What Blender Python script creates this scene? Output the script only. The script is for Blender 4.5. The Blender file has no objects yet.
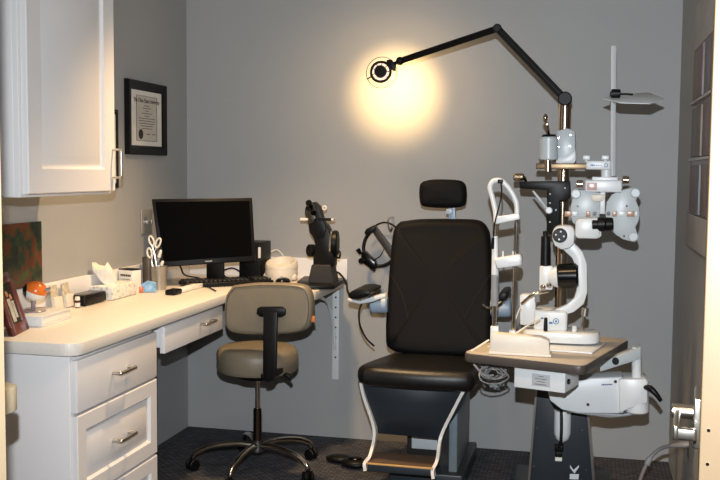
import bpy, bmesh, math, random
from mathutils import Vector as V, Matrix
random.seed(7)
SC = bpy.context.scene
COL = SC.collection
PI = math.pi

# ------------------------------------------------------------------ camera
EYE = 1.28
yaw, pitch, roll, FPX = .2309, .0721, .0085, 958.0
cy, sy = math.cos(yaw), math.sin(yaw)
FW = V((-sy*math.cos(pitch), cy*math.cos(pitch), -math.sin(pitch)))
_r = V((cy, sy, 0)); _u = _r.cross(FW)
RT = _r*math.cos(roll) + _u*math.sin(roll)
UP = -_r*math.sin(roll) + _u*math.cos(roll)
CAM = V((0, 0, EYE))
cd = bpy.data.cameras.new('camera'); cam = bpy.data.objects.new('camera', cd); COL.objects.link(cam)
m = Matrix((RT, UP, -FW)).transposed().to_4x4(); m.translation = CAM
cam.matrix_world = m
cd.sensor_width = 36; cd.lens = FPX/720*36; cd.clip_start = .02
SC.camera = cam

# ------------------------------------------------------------------ world, lights, exposure
w = bpy.data.worlds.new('world'); SC.world = w; w.use_nodes = True
w.node_tree.nodes['Background'].inputs[0].default_value = (1, .8, .6, 1)
w.node_tree.nodes['Background'].inputs[1].default_value = .05
SC.view_settings.view_transform = 'Standard'; SC.view_settings.look = 'None'
SC.view_settings.gamma = 1; SC.view_settings.exposure = .15
try: SC.view_settings.use_curve_mapping = False
except Exception: pass

def light(name, kind, loc, power, color, target=None, size=.1, **kw):
    d = bpy.data.lights.new(name, kind); d.energy = power; d.color = color
    if kind == 'AREA': d.size = size
    else: d.shadow_soft_size = size
    for k, v in kw.items(): setattr(d, k, v)
    o = bpy.data.objects.new(name, d); COL.objects.link(o); o.location = loc
    if target is not None:
        o.rotation_euler = (V(target) - V(loc)).to_track_quat('-Z', 'Y').to_euler()
    return o
# the camera's flash sits just above the lens
light('camera_flash', 'SPOT', (-.012, 0, EYE + .19), 335, (.90, .95, 1), (-.50, 4, .95), .012, spot_size=math.radians(92), spot_blend=1)
# warm ceiling lamps
light('ceiling_can_light', 'SPOT', (-1.05, 3.35, 2.36), 150, (1, .66, .34), (-1.12, 3.35, 0), .07, spot_size=math.radians(94), spot_blend=.8)
light('ceiling_can_light', 'SPOT', (-.35, 2.2, 2.36), 42, (1, .66, .34), (-.35, 2.3, 0), .07, spot_size=math.radians(110), spot_blend=.8)
light('ceiling_can_light', 'SPOT', (-.2, .5, 2.36), 20, (1, .66, .34), (-.2, .5, 0), .07, spot_size=math.radians(110), spot_blend=.8)

# ------------------------------------------------------------------ pixel ray to a real point on a given plane
def ray(px, py): return FW*FPX + RT*(px-360) - UP*(py-240)
def at(px, py, y): d = ray(px, py); return CAM + d*(y/d.y)
def atz(px, py, z): d = ray(px, py); return CAM + d*((z-EYE)/d.z)
def atx(px, py, x): d = ray(px, py); return CAM + d*(x/d.x)

# ------------------------------------------------------------------ materials
def lin(c):
    c = c/255.0
    return c/12.92 if c <= .04045 else ((c+.055)/1.055)**2.4
_M = {}
def mat(name, rgb, rough=.5, metal=0, noise=.06, scale=30, bump=0, bscale=200, emit=0, spec=.5, trans=0, coat=0):
    if name in _M: return _M[name]
    M = bpy.data.materials.new(name); M.use_nodes = True; nt = M.node_tree; b = nt.nodes['Principled BSDF']
    c = [lin(v) for v in rgb]
    tc = nt.nodes.new('ShaderNodeTexCoord')
    n = nt.nodes.new('ShaderNodeTexNoise'); n.inputs['Scale'].default_value = scale; n.inputs['Detail'].default_value = 3
    nt.links.new(tc.outputs['Object'], n.inputs['Vector'])
    r = nt.nodes.new('ShaderNodeValToRGB')
    r.color_ramp.elements[0].position = .3; r.color_ramp.elements[1].position = .7
    r.color_ramp.elements[0].color = [v*(1-noise) for v in c] + [1]
    r.color_ramp.elements[1].color = [min(1, v*(1+noise)) for v in c] + [1]
    nt.links.new(n.outputs['Fac'], r.inputs[0]); nt.links.new(r.outputs[0], b.inputs['Base Color'])
    b.inputs['Roughness'].default_value = rough; b.inputs['Metallic'].default_value = metal
    b.inputs['Specular IOR Level'].default_value = spec
    b.inputs['Coat Weight'].default_value = coat
    b.inputs['Transmission Weight'].default_value = trans
    if emit:
        b.inputs['Emission Color'].default_value = c + [1]; b.inputs['Emission Strength'].default_value = emit
    if bump:
        n2 = nt.nodes.new('ShaderNodeTexNoise'); n2.inputs['Scale'].default_value = bscale; n2.inputs['Detail'].default_value = 4
        nt.links.new(tc.outputs['Object'], n2.inputs['Vector'])
        bp = nt.nodes.new('ShaderNodeBump'); bp.inputs['Strength'].default_value = bump; bp.inputs['Distance'].default_value = .002
        nt.links.new(n2.outputs['Fac'], bp.inputs['Height']); nt.links.new(bp.outputs[0], b.inputs['Normal'])
    _M[name] = M
    return M

WALL = mat('wall_paint', (160, 161, 161), .62, noise=.015, scale=3, bump=.12, bscale=260)
CEIL = mat('ceiling_paint', (215, 210, 200), .9)
WHITE = mat('white_lacquer', (228, 226, 226), .38, noise=.015, scale=2)
LAM = mat('counter_laminate', (226, 220, 210), .42, noise=.03, scale=160)
CHROME = mat('chrome', (205, 200, 192), .12, 1, noise=.02)
NICKEL = mat('brushed_nickel', (190, 186, 178), .28, 1, noise=.05, scale=80)
BRASS = mat('warm_chrome_pole', (174, 158, 140), .17, 1, noise=.03)
BLACK = mat('black_plastic', (13, 13, 14), .42, noise=.15, spec=.22)
BLACKG = mat('black_gloss', (9, 9, 10), .22, noise=.1, spec=.3)
SCREEN = mat('dark_screen', (4, 4, 5), .7, noise=.02, spec=.03)
LEATHER = mat('black_leather', (15, 14, 15), .36, noise=.12, scale=40, bump=.35, bscale=420)
LEATHERB = mat('black_upholstery', (14, 13, 14), .65, noise=.06, scale=40, bump=.3, bscale=420, spec=.14)
TAUPE = mat('taupe_vinyl', (122, 113, 96), .42, noise=.05, scale=25, bump=.3, bscale=380)
SLATE = mat('slate_panel', (38, 45, 52), .42, noise=.06)
INST = mat('instrument_white', (214, 218, 220), .34, noise=.015)
INSTG = mat('instrument_grey', (184, 192, 196), .36, noise=.015)
CREAM = mat('cream_plastic', (222, 214, 200), .45, noise=.02)
GREYP = mat('grey_plastic', (138, 140, 142), .4)
DGREY = mat('dark_grey_metal', (48, 46, 46), .4, .3)
TABLE = mat('table_laminate', (178, 168, 152), .45, noise=.05, scale=200)
TEDGE = mat('table_edge_band', (72, 66, 62), .42)
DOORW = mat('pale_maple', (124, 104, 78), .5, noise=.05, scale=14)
BLUE = mat('blue_print', (40, 110, 160), .5)
RED = mat('cherry_wood', (98, 38, 26), .35, noise=.2, scale=20, coat=.3)
PAPER = mat('white_paper', (226, 222, 214), .8)
CABLE = mat('grey_cable', (150, 148, 146), .45)
BCABLE = mat('black_cable', (16, 16, 17), .5)
BLUEW = mat('pale_blue_plastic', (160, 178, 196), .4)
BROWN = mat('brown_rubber', (84, 66, 52), .7, noise=.15)
GOLD = mat('tan_strip', (205, 160, 95), .45)
ORANGE = mat('orange_gloss', (226, 100, 28), .25, coat=.5)
TAN = mat('tan_prism', (168, 128, 96), .3)
ROSE = mat('rose_window', (196, 160, 156), .2)

def carpet():
    M = bpy.data.materials.new('charcoal_carpet'); M.use_nodes = True; nt = M.node_tree; b = nt.nodes['Principled BSDF']
    tc = nt.nodes.new('ShaderNodeTexCoord')
    mp = nt.nodes.new('ShaderNodeMapping'); mp.inputs['Rotation'].default_value = (0, 0, .0)
    nt.links.new(tc.outputs['Object'], mp.inputs[0])
    br = nt.nodes.new('ShaderNodeTexBrick'); br.inputs['Scale'].default_value = 26
    br.inputs['Color1'].default_value = (lin(96), lin(97), lin(104), 1); br.inputs['Color2'].default_value = (lin(122), lin(123), lin(130), 1)
    br.inputs['Mortar'].default_value = (lin(62), lin(62), lin(68), 1); br.inputs['Mortar Size'].default_value = .06
    br.inputs['Brick Width'].default_value = .9; br.inputs['Row Height'].default_value = .45; br.inputs['Bias'].default_value = -.1
    nt.links.new(mp.outputs[0], br.inputs['Vector'])
    n = nt.nodes.new('ShaderNodeTexNoise'); n.inputs['Scale'].default_value = 500
    nt.links.new(tc.outputs['Object'], n.inputs['Vector'])
    mx = nt.nodes.new('ShaderNodeMixRGB'); mx.blend_type = 'MULTIPLY'; mx.inputs[0].default_value = .7
    nt.links.new(br.outputs[0], mx.inputs[1]); nt.links.new(n.outputs['Fac'], mx.inputs[2])
    nt.links.new(mx.outputs[0], b.inputs['Base Color'])
    b.inputs['Roughness'].default_value = .95; b.inputs['Specular IOR Level'].default_value = .1
    bp = nt.nodes.new('ShaderNodeBump'); bp.inputs['Strength'].default_value = .8; bp.inputs['Distance'].default_value = .004
    nt.links.new(n.outputs['Fac'], bp.inputs['Height']); nt.links.new(bp.outputs[0], b.inputs['Normal'])
    return M

# ------------------------------------------------------------------ mesh builder
def catmull(P, k):
    if k <= 1 or len(P) < 3: return [V(p) for p in P]
    P = [V(p) for p in P]; Q = [P[0]*2-P[1]] + P + [P[-1]*2-P[-2]]; out = []
    for i in range(1, len(Q)-2):
        a, b, c, d = Q[i-1:i+3]
        for j in range(k):
            t = j/k
            out.append(.5*((2*b) + (c-a)*t + (2*a-5*b+4*c-d)*t*t + (3*b-a-3*c+d)*t**3))
    out.append(P[-1]); return out

class G:
    def __init__(s): s.bm = bmesh.new(); s.mi = 0
    def m(s, i): s.mi = i; return s
    def _merge(s, t):
        mp = {v: s.bm.verts.new(v.co) for v in t.verts}
        for f in t.faces:
            try:
                nf = s.bm.faces.new([mp[v] for v in f.verts]); nf.material_index = s.mi
            except ValueError: pass
        t.free(); return s
    def _bev(s, t, b, seg=3):
        if b > 0:
            bmesh.ops.bevel(t, geom=t.edges[:], offset=b, segments=seg, profile=.5, affect='EDGES', clamp_overlap=True)
    def box(s, c, d, bev=0, rot=None, seg=3):
        t = bmesh.new(); bmesh.ops.create_cube(t, size=1)
        for v in t.verts: v.co = V((v.co.x*d[0], v.co.y*d[1], v.co.z*d[2]))
        s._bev(t, bev, seg)
        R = rot.to_3x3() if rot is not None else Matrix.Identity(3)
        for v in t.verts: v.co = R @ v.co + V(c)
        return s._merge(t)
    def bb(s, a, b, bev=0, seg=3):
        a, b = V(a), V(b); return s.box((a+b)/2, [abs(q) for q in (b-a)], bev, None, seg)
    def rings(s, R, cap=True):
        t = bmesh.new(); L = [[t.verts.new(p) for p in r] for r in R]; n = len(R[0])
        for a, b in zip(L, L[1:]):
            for i in range(n):
                j = (i+1) % n; t.faces.new((a[i], a[j], b[j], b[i]))
        if cap: t.faces.new(L[0][::-1]); t.faces.new(L[-1])
        bmesh.ops.recalc_face_normals(t, faces=t.faces[:])
        return s._merge(t)
    def cyl(s, a, b, r, r2=None, n=24, bev=0):
        a, b = V(a), V(b); d = (b-a); L = d.length; r2 = r if r2 is None else r2
        if bev: return s.lathe([(0, 0), (r-bev, 0), (r, bev), (r2, L-bev), (r2-bev, L), (0, L)], a, d, n)
        return s.lathe([(0, 0), (r, 0), (r2, L), (0, L)], a, d, n)
    def lathe(s, prof, o, axis=(0, 0, 1), n=28, sx=1, sy=1, up=None):
        o = V(o); w_ = V(axis).normalized()
        ref = V(up) if up else (V((0, 0, 1)) if abs(w_.z) < .9 else V((1, 0, 0)))
        u = ref.cross(w_).normalized(); v = w_.cross(u)
        t = bmesh.new(); prev = None
        for (r, z) in prof:
            if r < 1e-6: cur = [t.verts.new(o + w_*z)]
            else: cur = [t.verts.new(o + w_*z + u*(sx*r*math.cos(2*PI*i/n)) + v*(sy*r*math.sin(2*PI*i/n))) for i in range(n)]
            if prev:
                for i in range(n):
                    j = (i+1) % n
                    if len(prev) == 1 and len(cur) > 1: t.faces.new((prev[0], cur[j], cur[i]))
                    elif len(cur) == 1 and len(prev) > 1: t.faces.new((prev[i], prev[j], cur[0]))
                    elif len(cur) > 1: t.faces.new((prev[i], prev[j], cur[j], cur[i]))
            prev = cur
        bmesh.ops.recalc_face_normals(t, faces=t.faces[:])
        return s._merge(t)
    def tube(s, P, r, n=10, k=6, flat=1):
        Q = catmull(P, k); N = len(Q)
        rr = r if isinstance(r, (list, tuple)) else None
        R = []; ref = None
        for i, p in enumerate(Q):
            d = (Q[min(i+1, N-1)] - Q[max(i-1, 0)]).normalized()
            if ref is None: ref = V((0, 0, 1)) if abs(d.z) < .9 else V((0, 1, 0))
            u = ref.cross(d).normalized(); v = d.cross(u).normalized(); ref = v
            if rr:
                x = i/(N-1)*(len(rr)-1); a = int(min(x, len(rr)-2)); q = rr[a]+(rr[a+1]-rr[a])*(x-a)
            else: q = r
            R.append([p + u*(q*math.cos(2*PI*j/n)) + v*(q*flat*math.sin(2*PI*j/n)) for j in range(n)])
        return s.rings(R)
    def ring(s, c, axis, R, r, n=36, m=8, a0=0, a1=2*PI, flat=1):
        c = V(c); w_ = V(axis).normalized(); ref = V((0, 0, 1)) if abs(w_.z) < .9 else V((1, 0, 0))
        u = ref.cross(w_).normalized(); v = w_.cross(u)
        full = abs(a1-a0-2*PI) < 1e-6; K = []
        for i in range(n+1):
            a = a0+(a1-a0)*i/n; e = u*math.cos(a)+v*math.sin(a)
            K.append([c+e*(R+r*math.cos(2*PI*j/m))+w_*(r*flat*math.sin(2*PI*j/m)) for j in range(m)])
        return s.rings(K, not full)
    def prism(s, P, ext, bev=0, seg=2):
        P = [V(p) for p in P]; e = V(ext); t = bmesh.new()
        a = [t.verts.new(p) for p in P]; b = [t.verts.new(p+e) for p in P]; n = len(P)
        t.faces.new(a); t.faces.new(b[::-1])
        for i in range(n):
            j = (i+1) % n; t.faces.new((a[j], a[i], b[i], b[j]))
        bmesh.ops.recalc_face_normals(t, faces=t.faces[:]); s._bev(t, bev, seg)
        return s._merge(t)
    def pp(s, px, y, depth, bev=0, k=1, seg=2):
        """outline seen in the photo, standing at distance y, extruded away by its real depth"""
        P = [at(a, b, y) for a, b in px]
        if k > 1: P = catmull(P+[P[0]], k)[:-1]
        return s.prism(P, (0, depth, 0), bev, seg)
    def pad(s, P, ext, r, puff=0, k=4):
        """cushion: closed outline P, thickness vector ext, rounded by r, swollen by puff on the front (P) side"""
        P = [V(p) for p in P]
        if k > 1: P = catmull(P+[P[0]], k)[:-1]
        e = V(ext); T = e.length; w_ = e.normalized(); c = sum(P, V())/len(P); n = len(P); inn = []
        for i in range(n):
            d = (P[(i+1) % n]-P[i-1]).normalized(); q = d.cross(w_)
            if q.dot(c-P[i]) < 0: q = -q
            inn.append(q)
        R = []; K = 7
        for f in (.12, .3, .5, .7, .88):
            R.append([c+(P[i]+inn[i]*r-c)*f - w_*(puff*(1-f*f)) for i in range(n)])
        for j in range(K+1):
            a = PI/2*j/K
            R.append([P[i]+inn[i]*(r*(1-math.sin(a))) + w_*(r*(1-math.cos(a))) for i in range(n)])
        for j in range(K+1):
            a = PI/2*j/K
            R.append([P[i]+inn[i]*(r*(1-math.cos(a))) + w_*(T-r+r*math.sin(a)) for i in range(n)])
        return s.rings(R)
    def sph(s, c, r, sc=(1, 1, 1), n=24):
        t = bmesh.new(); bmesh.ops.create_uvsphere(t, u_segments=n, v_segments=n//2, radius=r)
        for v in t.verts: v.co = V((v.co.x*sc[0], v.co.y*sc[1], v.co.z*sc[2]))+V(c)
        return s._merge(t)
    def text(s, string, origin, u, v, h, ext=.0006, font_scale=1):
        cu = bpy.data.curves.new('t', 'FONT'); cu.body = string; cu.size = h; cu.extrude = ext; cu.align_x = 'CENTER'; cu.align_y = 'CENTER'
        o = bpy.data.objects.new('t', cu); COL.objects.link(o)
        dg = bpy.context.evaluated_depsgraph_get(); me = bpy.data.meshes.new_from_object(o.evaluated_get(dg))
        t = bmesh.new(); t.from_mesh(me); u, v = V(u).normalized(), V(v).normalized(); w_ = u.cross(v)
        for q in t.verts: q.co = V(origin)+u*q.co.x*font_scale+v*q.co.y+w_*q.co.z
        bpy.data.objects.remove(o); bpy.data.curves.remove(cu); bpy.data.meshes.remove(me)
        return s._merge(t)
    def build(s, name, mats, parent=None, ang=38, label=None):
        me = bpy.data.meshes.new(name)
        root = V((0, 0, 0)); p = parent
        while p is not None: root = root + p.location; p = p.parent
        for v in s.bm.verts: v.co -= root
        s.bm.to_mesh(me); s.bm.free()
        for M in (mats if isinstance(mats, (list, tuple)) else [mats]): me.materials.append(M)
        for f in me.polygons: f.use_smooth = True
        me.set_sharp_from_angle(angle=math.radians(ang))
        o = bpy.data.objects.new(name, me); COL.objects.link(o)
        if parent: o.parent = parent
        if label: o['label'] = label
        return o
def solo(g, name, mats, label, cat, group=None, ang=38):
    """a thing of one mesh, origin at its base"""
    xs = [v.co for v in g.bm.verts]
    L = V(((min(p.x for p in xs)+max(p.x for p in xs))/2, (min(p.y for p in xs)+max(p.y for p in xs))/2, min(p.z for p in xs)))
    for v in g.bm.verts: v.co -= L
    o = g.build(name, mats, None, ang); o.location = L; o['label'] = label; o['category'] = cat
    if group: o['group'] = group
    return o
def thing(name, loc, label, cat, group=None):
    o = bpy.data.objects.new(name, None); COL.objects.link(o); o.location = loc; o.empty_display_size = .05
    o['label'] = label; o['category'] = cat
    if group: o['group'] = group
    return o
def struct(name, a, b, M):
    o = G().bb(a, b).build(name, M); o['kind'] = 'structure'; return o

# ------------------------------------------------------------------ room
XL, XR, YB, CH = -1.904, .386, 4.385, 2.44
DZ = .767
struct('floor', (-2.1, -1.6, -.1), (1.5, 4.55, 0), carpet())
struct('ceiling', (-2.1, -1.6, CH), (1.5, 4.55, CH+.1), CEIL)
struct('wall_back', (XL, YB, 0), (XR, YB+.12, CH), WALL)
struct('wall_left', (XL-.12, -1.6, 0), (XL, YB+.12, CH), WALL)
struct('wall_right', (XR, 1.75, 0), (XR+.12, YB+.12, CH), WALL)
struct('wall_entry', (XR+.12, 1.75, 0), (1.42, 1.87, CH), WALL)
struct('wall_hall', (1.3, -1.6, 0), (1.42, 1.75, CH), WALL)
struct('wall_front', (XL, -1.6, 0), (1.3, -1.48, CH), WALL)

for k, (x, y, lab) in enumerate(((-1.05, 3.35, 'recessed round ceiling light above the desk'), (-.35, 2.2, 'recessed round ceiling light in the middle of the room'), (-.2, .5, 'recessed round ceiling light above the doorway'))):
    t = thing('ceiling_light', (x, y, CH), lab, 'ceiling light')
    G().lathe([(.075, -.001), (.095, -.001), (.095, -.008), (.075, -.012), (.07, -.004)], (x, y, CH), (0, 0, 1)).build('trim_ring', WHITE, t)
    G().lathe([(0, -.001), (.072, -.001), (.072, -.006), (0, -.010)], (x, y, CH), (0, 0, 1)).build('lens', mat('lamp_glass', (255, 225, 180), .4, emit=6), t)

# door leaf, swung open on the right
t = None
N0 = at(700, 440, 1.16); Rr = ray(697.5, 440); hd = V((Rr.x, Rr.y, 0)).normalized(); nr = V((-hd.y, hd.x, 0))
F0 = V((N0.x, N0.y, 0)); rotd = Matrix((hd, nr, V((0, 0, 1)))).transposed()
W = .74
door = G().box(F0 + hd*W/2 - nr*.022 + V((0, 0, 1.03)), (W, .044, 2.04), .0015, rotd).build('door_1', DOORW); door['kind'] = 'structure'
zc = at(690, 415, 1.26).z
pl = F0+hd*.085
G().box(pl + nr*.004 + V((0, 0, zc+.002)), (.075, .009, .062), .002, rotd).build('escutcheon', NICKEL, door)
a = pl+hd*.03+V((0, 0, zc)); tipx = .036
g = G(); g.cyl(a, a+nr*tipx, .0095, n=28, bev=.002)
e0 = a+nr*(tipx-.006); e1 = pl-hd*.055+nr*(tipx-.010)+V((0, 0, zc-.003))
g.box((e0+e1)/2+V((0, 0, -.004)), ((e1-e0).length+.012, .008, .019), .003, rotd)
e2 = pl-hd*.055+V((0, 0, zc-.007))
g.box(e2+nr*(tipx-.010)/2+nr*.004, (.010, tipx-.010, .015), .003, rotd)
g.build('door_handle', NICKEL, door, label='brushed nickel lever handle')
zlt = zc-.002
for k_ in (-1, 1): c = F0-hd*.0-nr*.009+V((0, 0, zlt+k_*.02-.01)); G().cyl(c, c-hd*.0015, .002, n=12).build('screw', CHROME, door)
# pale door jamb at the far left edge
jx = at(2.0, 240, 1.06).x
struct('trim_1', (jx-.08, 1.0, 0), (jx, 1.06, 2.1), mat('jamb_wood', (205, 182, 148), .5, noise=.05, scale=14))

# ------------------------------------------------------------------ wall cabinet
CX = XL + .30
p0 = atx(28.9, 196.6, CX); p1 = atx(115.6, 192.4, CX); zb = (p0.z+p1.z)/2; y0, y1 = p0.y, p1.y
ZTOP = 2.3
ys = y0-.012
t = thing('wall_cabinet', (CX-.15, (y0+y1)/2, zb), 'white wall cabinet with raised panel door above the desk', 'cabinet')
g = G(); g.bb((XL, ys, zb-.004), (CX-.022, y1+.01, ZTOP), .002); g.bb((XL, ys-.001, zb-.003), (CX-.04, ys+.01, ZTOP), .002); g.build('body', WHITE, t)
def panel_door(x, ya, yb, za, zc_, name, parent, fr=.055, th=.02, raised=True):
    """door or drawer front facing +x with a raised centre panel"""
    g = G()
    if not raised: g.bb((x-th, ya, za), (x, yb, zc_), .003)
    else:
        R = []
        for o_, x_ in ((0, x-th), (0, x-.003), (.003, x), (fr, x), (fr+.003, x-.003), (fr+.008, x-.009), (fr+.014, x-.010), (fr+.040, x-.002), (fr+.043, x-.001)):
            R.append([V((x_, ya+o_, za+o_)), V((x_, yb-o_, za+o_)), V((x_, yb-o_, zc_-o_)), V((x_, ya+o_, zc_-o_))])
        g.rings(R)
    return g.build(name, WHITE, parent, 25)
d = panel_door(CX, y0, y1, zb+.006, ZTOP-.01, 'door', t, fr=.075)
g = G(); hz0, hz1 = atx(118, 190, CX).z+.045, atx(118, 150, CX).z+.0; hy = y1-.018
g.tube([(CX-.001, hy, hz0), (CX+.026, hy+.004, hz0), (CX+.030, hy+.004, hz0+.012), (CX+.030, hy+.004, hz1-.012), (CX+.026, hy+.004, hz1), (CX-.001, hy, hz1)], .0042, 10, 4)
g.build('handle', NICKEL, d)

# ------------------------------------------------------------------ frames and pictures on the left wall
def frame_on_wall(ya, yb, za, zc_, wd, th, M, name, label, cat, paper=PAPER):
    t = thing(name, (XL, (ya+yb)/2, za), label, cat)
    g = G()
    R = []
    for o_, x_ in ((0, XL), (0, XL+th*.8), (wd*.12, XL+th), (wd*.6, XL+th*.85), (wd*.9, XL+th*.7), (wd, XL+th*.5), (wd, XL)):
        R.append([V((x_, ya+o_, za+o_)), V((x_, yb-o_, za+o_)), V((x_, yb-o_, zc_-o_)), V((x_, ya+o_, zc_-o_))])
    g.rings(R+[R[0]], False)
    g.build('frame', M, t)
    G().bb((XL, ya+wd*.8, za+wd*.8), (XL+th*.45, yb-wd*.8, zc_-wd*.8)).build('mat_board', paper, t)
    return t
XF = XL+.02
a = atx(124.6, 154.5, XL); b = atx(167, 86, XF)
t = frame_on_wall(a.y, b.y, (a.z+atx(166.5, 155.4, XF).z)/2, (b.z+atx(124.6, 77.5, XF).z)/2, .040, .022, mat('black_wood', (12, 11, 11), .4, spec=.2), 'diploma_frame', 'black framed certificate with white mat on the left wall', 'framed certificate')
za, zc_ = a.z, b.z; ym, zm = (a.y+b.y)/2, (a.z+b.z)/2
dy, dz = (b.y-a.y)*.26, (b.z-a.z)*.30
t0 = XL+.022*.45
g = G(); g.bb((t0, ym-dy, zm-dz), (t0+.001, ym+dy, zm+dz))
doc = g.build('certificate', mat('ivory_document', (196, 190, 178), .7), t)
g = G(); INK = mat('ink', (40, 38, 38), .8)
g.text('The Ohio State University', (t0+.0016, ym, zm+dz*.80), (0, 1, 0), (0, 0, 1), .026, .0003, .92)
for i, wdt in enumerate((.25, .4, .2, .5, .25, .8, .8, .75, .6, .5)):
    z = zm+dz*.58-i*dz*.115; g.bb((t0+.001, ym-dy*wdt, z-.0012), (t0+.0016, ym+dy*wdt, z+.0012))
for q in (-.05, .5):
    g.bb((t0+.001, ym+dy*q, zm-dz*.72), (t0+.0016, ym+dy*(q+.35), zm-dz*.69))
g.cyl((t0+.001, ym-dy*.6, zm-dz*.72), (t0+.0017, ym-dy*.6, zm-dz*.72), dy*.22)
for (A, B) in (((-1, -1), (1, -.985)), ((-1, .985), (1, 1)), ((-1, -1), (-.975, 1)), ((.975, -1), (1, 1))):
    g.bb((t0+.001, ym+dy*A[0]*1.02, zm+dz*A[1]*1.02), (t0+.0018, ym+dy*B[0]*1.02, zm+dz*B[1]*1.02))
g.build('lettering', INK, doc)

a = atx(117.9, 188, XL); b = atx(117.9, 110, XL)
t = frame_on_wall(a.y-.34, a.y, a.z, b.z, .02, .006, BLACK, 'picture_frame', 'black picture frame on the wall, mostly hidden behind the wall cabinet', 'picture frame')

def art_material():
    M = bpy.data.materials.new('dark_retina_print'); M.use_nodes = True; nt = M.node_tree; b = nt.nodes['Principled BSDF']
    tc = nt.nodes.new('ShaderNodeTexCoord'); n = nt.nodes.new('ShaderNodeTexNoise'); n.inputs['Scale'].default_value = 15; n.inputs['Detail'].default_value = 5
    nt.links.new(tc.outputs['Object'], n.inputs[0]); r = nt.nodes.new('ShaderNodeValToRGB')
    e = r.color_ramp.elements; e[0].position = .36; e[0].color = (.012, .014, .016, 1); e[1].position = .75; e[1].color = (.08, .12, .03, 1)
    for p_, c_ in ((.47, (.02, .05, .02, 1)), (.53, (.13, .03, .012, 1)), (.60, (.11, .04, .015, 1)), (.66, (.05, .09, .025, 1))):
        q = r.color_ramp.elements.new(p_); q.color = c_
    nt.links.new(n.outputs['Fac'], r.inputs[0]); nt.links.new(r.outputs[0], b.inputs['Base Color']); b.inputs['Roughness'].default_value = .3
    return M
a = atx(41.5, 286, XL); b = atx(41.5, 221, XL)
solo(G().bb((XL, a.y-.40, a.z+.005), (XL+.004, a.y, b.z)), 'wall_poster', art_material(), 'dark red and green eye chart poster on the left wall', 'poster')

# light switch
a = atx(140.5, 235, XL); b = atx(151, 208.5, XL)
t = thing('light_switch', (XL, (a.y+b.y)/2, a.z), 'silver toggle switch plate on the wall left of the monitor', 'light switch')
G().bb((XL, a.y, a.z), (XL+.007, b.y, b.z), .003).build('plate', mat('plate_silver', (150, 148, 142), .4, .2), t)
for q in (.3, .7):
    yy = a.y+(b.y-a.y)*q; zz = (a.z+b.z)/2
    G().bb((XL+.006, yy-.005, zz-.012), (XL+.02, yy+.005, zz+.008), .002).build('toggle', NICKEL, t)

# ------------------------------------------------------------------ worktop, cabinets
DX = -1.439; YE = 2.505; YF = 3.857; XE = -1.107; TK = .038
t = thing('worktop', (-1.65, 3.4, 0), 'cream laminate corner worktop with low upstand along two walls', 'worktop')
r = .05
def arc(cx, cy_, r, a0, a1, n=6): return [(cx+r*math.cos(a0+(a1-a0)*i/n), cy_+r*math.sin(a0+(a1-a0)*i/n)) for i in range(n+1)]
out = [(XL, YB), (XL, YE)] + arc(DX-r, YE+r, r, -PI/2, 0) + [(DX, YF-.09), (DX+.09, YF)] + arc(XE-.05, YF+.05, .05, -PI/2, 0) + [(XE, YB)]
g = G(); g.prism([V((x, y, DZ-TK)) for x, y in out], (0, 0, TK), .003); g.build('countertop', LAM, t)
zs = .863
g = G(); g.bb((XL, YE+.01, DZ), (XL+.019, YB, zs), .002); g.bb((XL+.019, YB-.019, DZ), (XE+.02, YB, zs), .002); g.build('backsplash', WHITE, t)

zu = DZ-TK-.004
yd0 = atx(76.7, 361.7, DX-.012).y; yd1 = atx(157, 378, DX-.012).y; fx = DX-.012
t = thing('drawer_cabinet', (XL+.2, (YE+yd1)/2, 0), 'white base cabinet with three drawers under the near end of the worktop', 'cabinet')
G().bb((XL+.002, YE+.02, 0.004), (fx-.021, yd1+.004, zu), .002).build('body', WHITE, t)
z1a = (atx(77.5, 415.5, fx).z+atx(156.7, 377.8, fx).z)/2
z2a = atx(157.5, 453.3, fx).z
def pull(x, y, z, L, parent):
    g = G(); g.tube([(x, y-L/2, z), (x+.026, y-L/2, z), (x+.030, y-L/2+.012, z), (x+.030, y+L/2-.012, z), (x+.026, y+L/2, z), (x, y+L/2, z)], .0055, 10, 4)
    g.build('handle', NICKEL, parent)
ymid = (yd0+yd1)/2
for i, (za, zc_) in enumerate(((z1a+.004, zu-.014), (z2a+.004, z1a-.004), (.05, z2a-.004))):
    d = panel_door(fx, yd0, yd1, za, zc_, 'drawer', t, fr=.05, raised=i > 0)
    pull(fx-.001, ymid+.0, (za+zc_)/2, .105, d)
# shallow drawer in the knee space
pa = atx(165.8, 353, fx); pb = 3.70
t = thing('pencil_drawer', (fx-.2, (pa.y+pb)/2, pa.z), 'shallow white drawer hung under the worktop over the knee space', 'drawer')
G().bb((XL+.2, pa.y+.012, pa.z+.015), (fx-.018, pb-.01, zu), .002).build('body', WHITE, t)
d = panel_door(fx, pa.y-.008, pb, pa.z-.002, zu-.006, 'drawer_front', t, raised=False)
hh = atx(205, 322, fx); pull(fx-.001, hh.y, hh.z, .10, d)
# bracket under the return
bx = -1.145
t = thing('shelf_bracket', (bx, YB, .35), 'white pierced metal bracket holding the worktop to the back wall', 'bracket')
g = G(); zt = DZ-TK
g.bb((bx-.016, YB-.008, at(333, 379, YB).z), (bx+.016, YB-.0005, zt-.001), .001)
g.bb((bx-.016, YB-.36, zt-.006), (bx+.016, YB-.008, zt-.0005), .001)
g.tube([(bx, YB-.02, zt-.30), (bx, YB-.05, zt-.18), (bx, YB-.15, zt-.06), (bx, YB-.3, zt-.012)], .007, 8, 6)
g.build('bracket_arm', INST, t)
for k in range(7): z = zt-.05-k*.048; G().cyl((bx, YB-.0095, z), (bx, YB-.0075, z), .0045, n=10).build('screw', DGREY, t)

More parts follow.
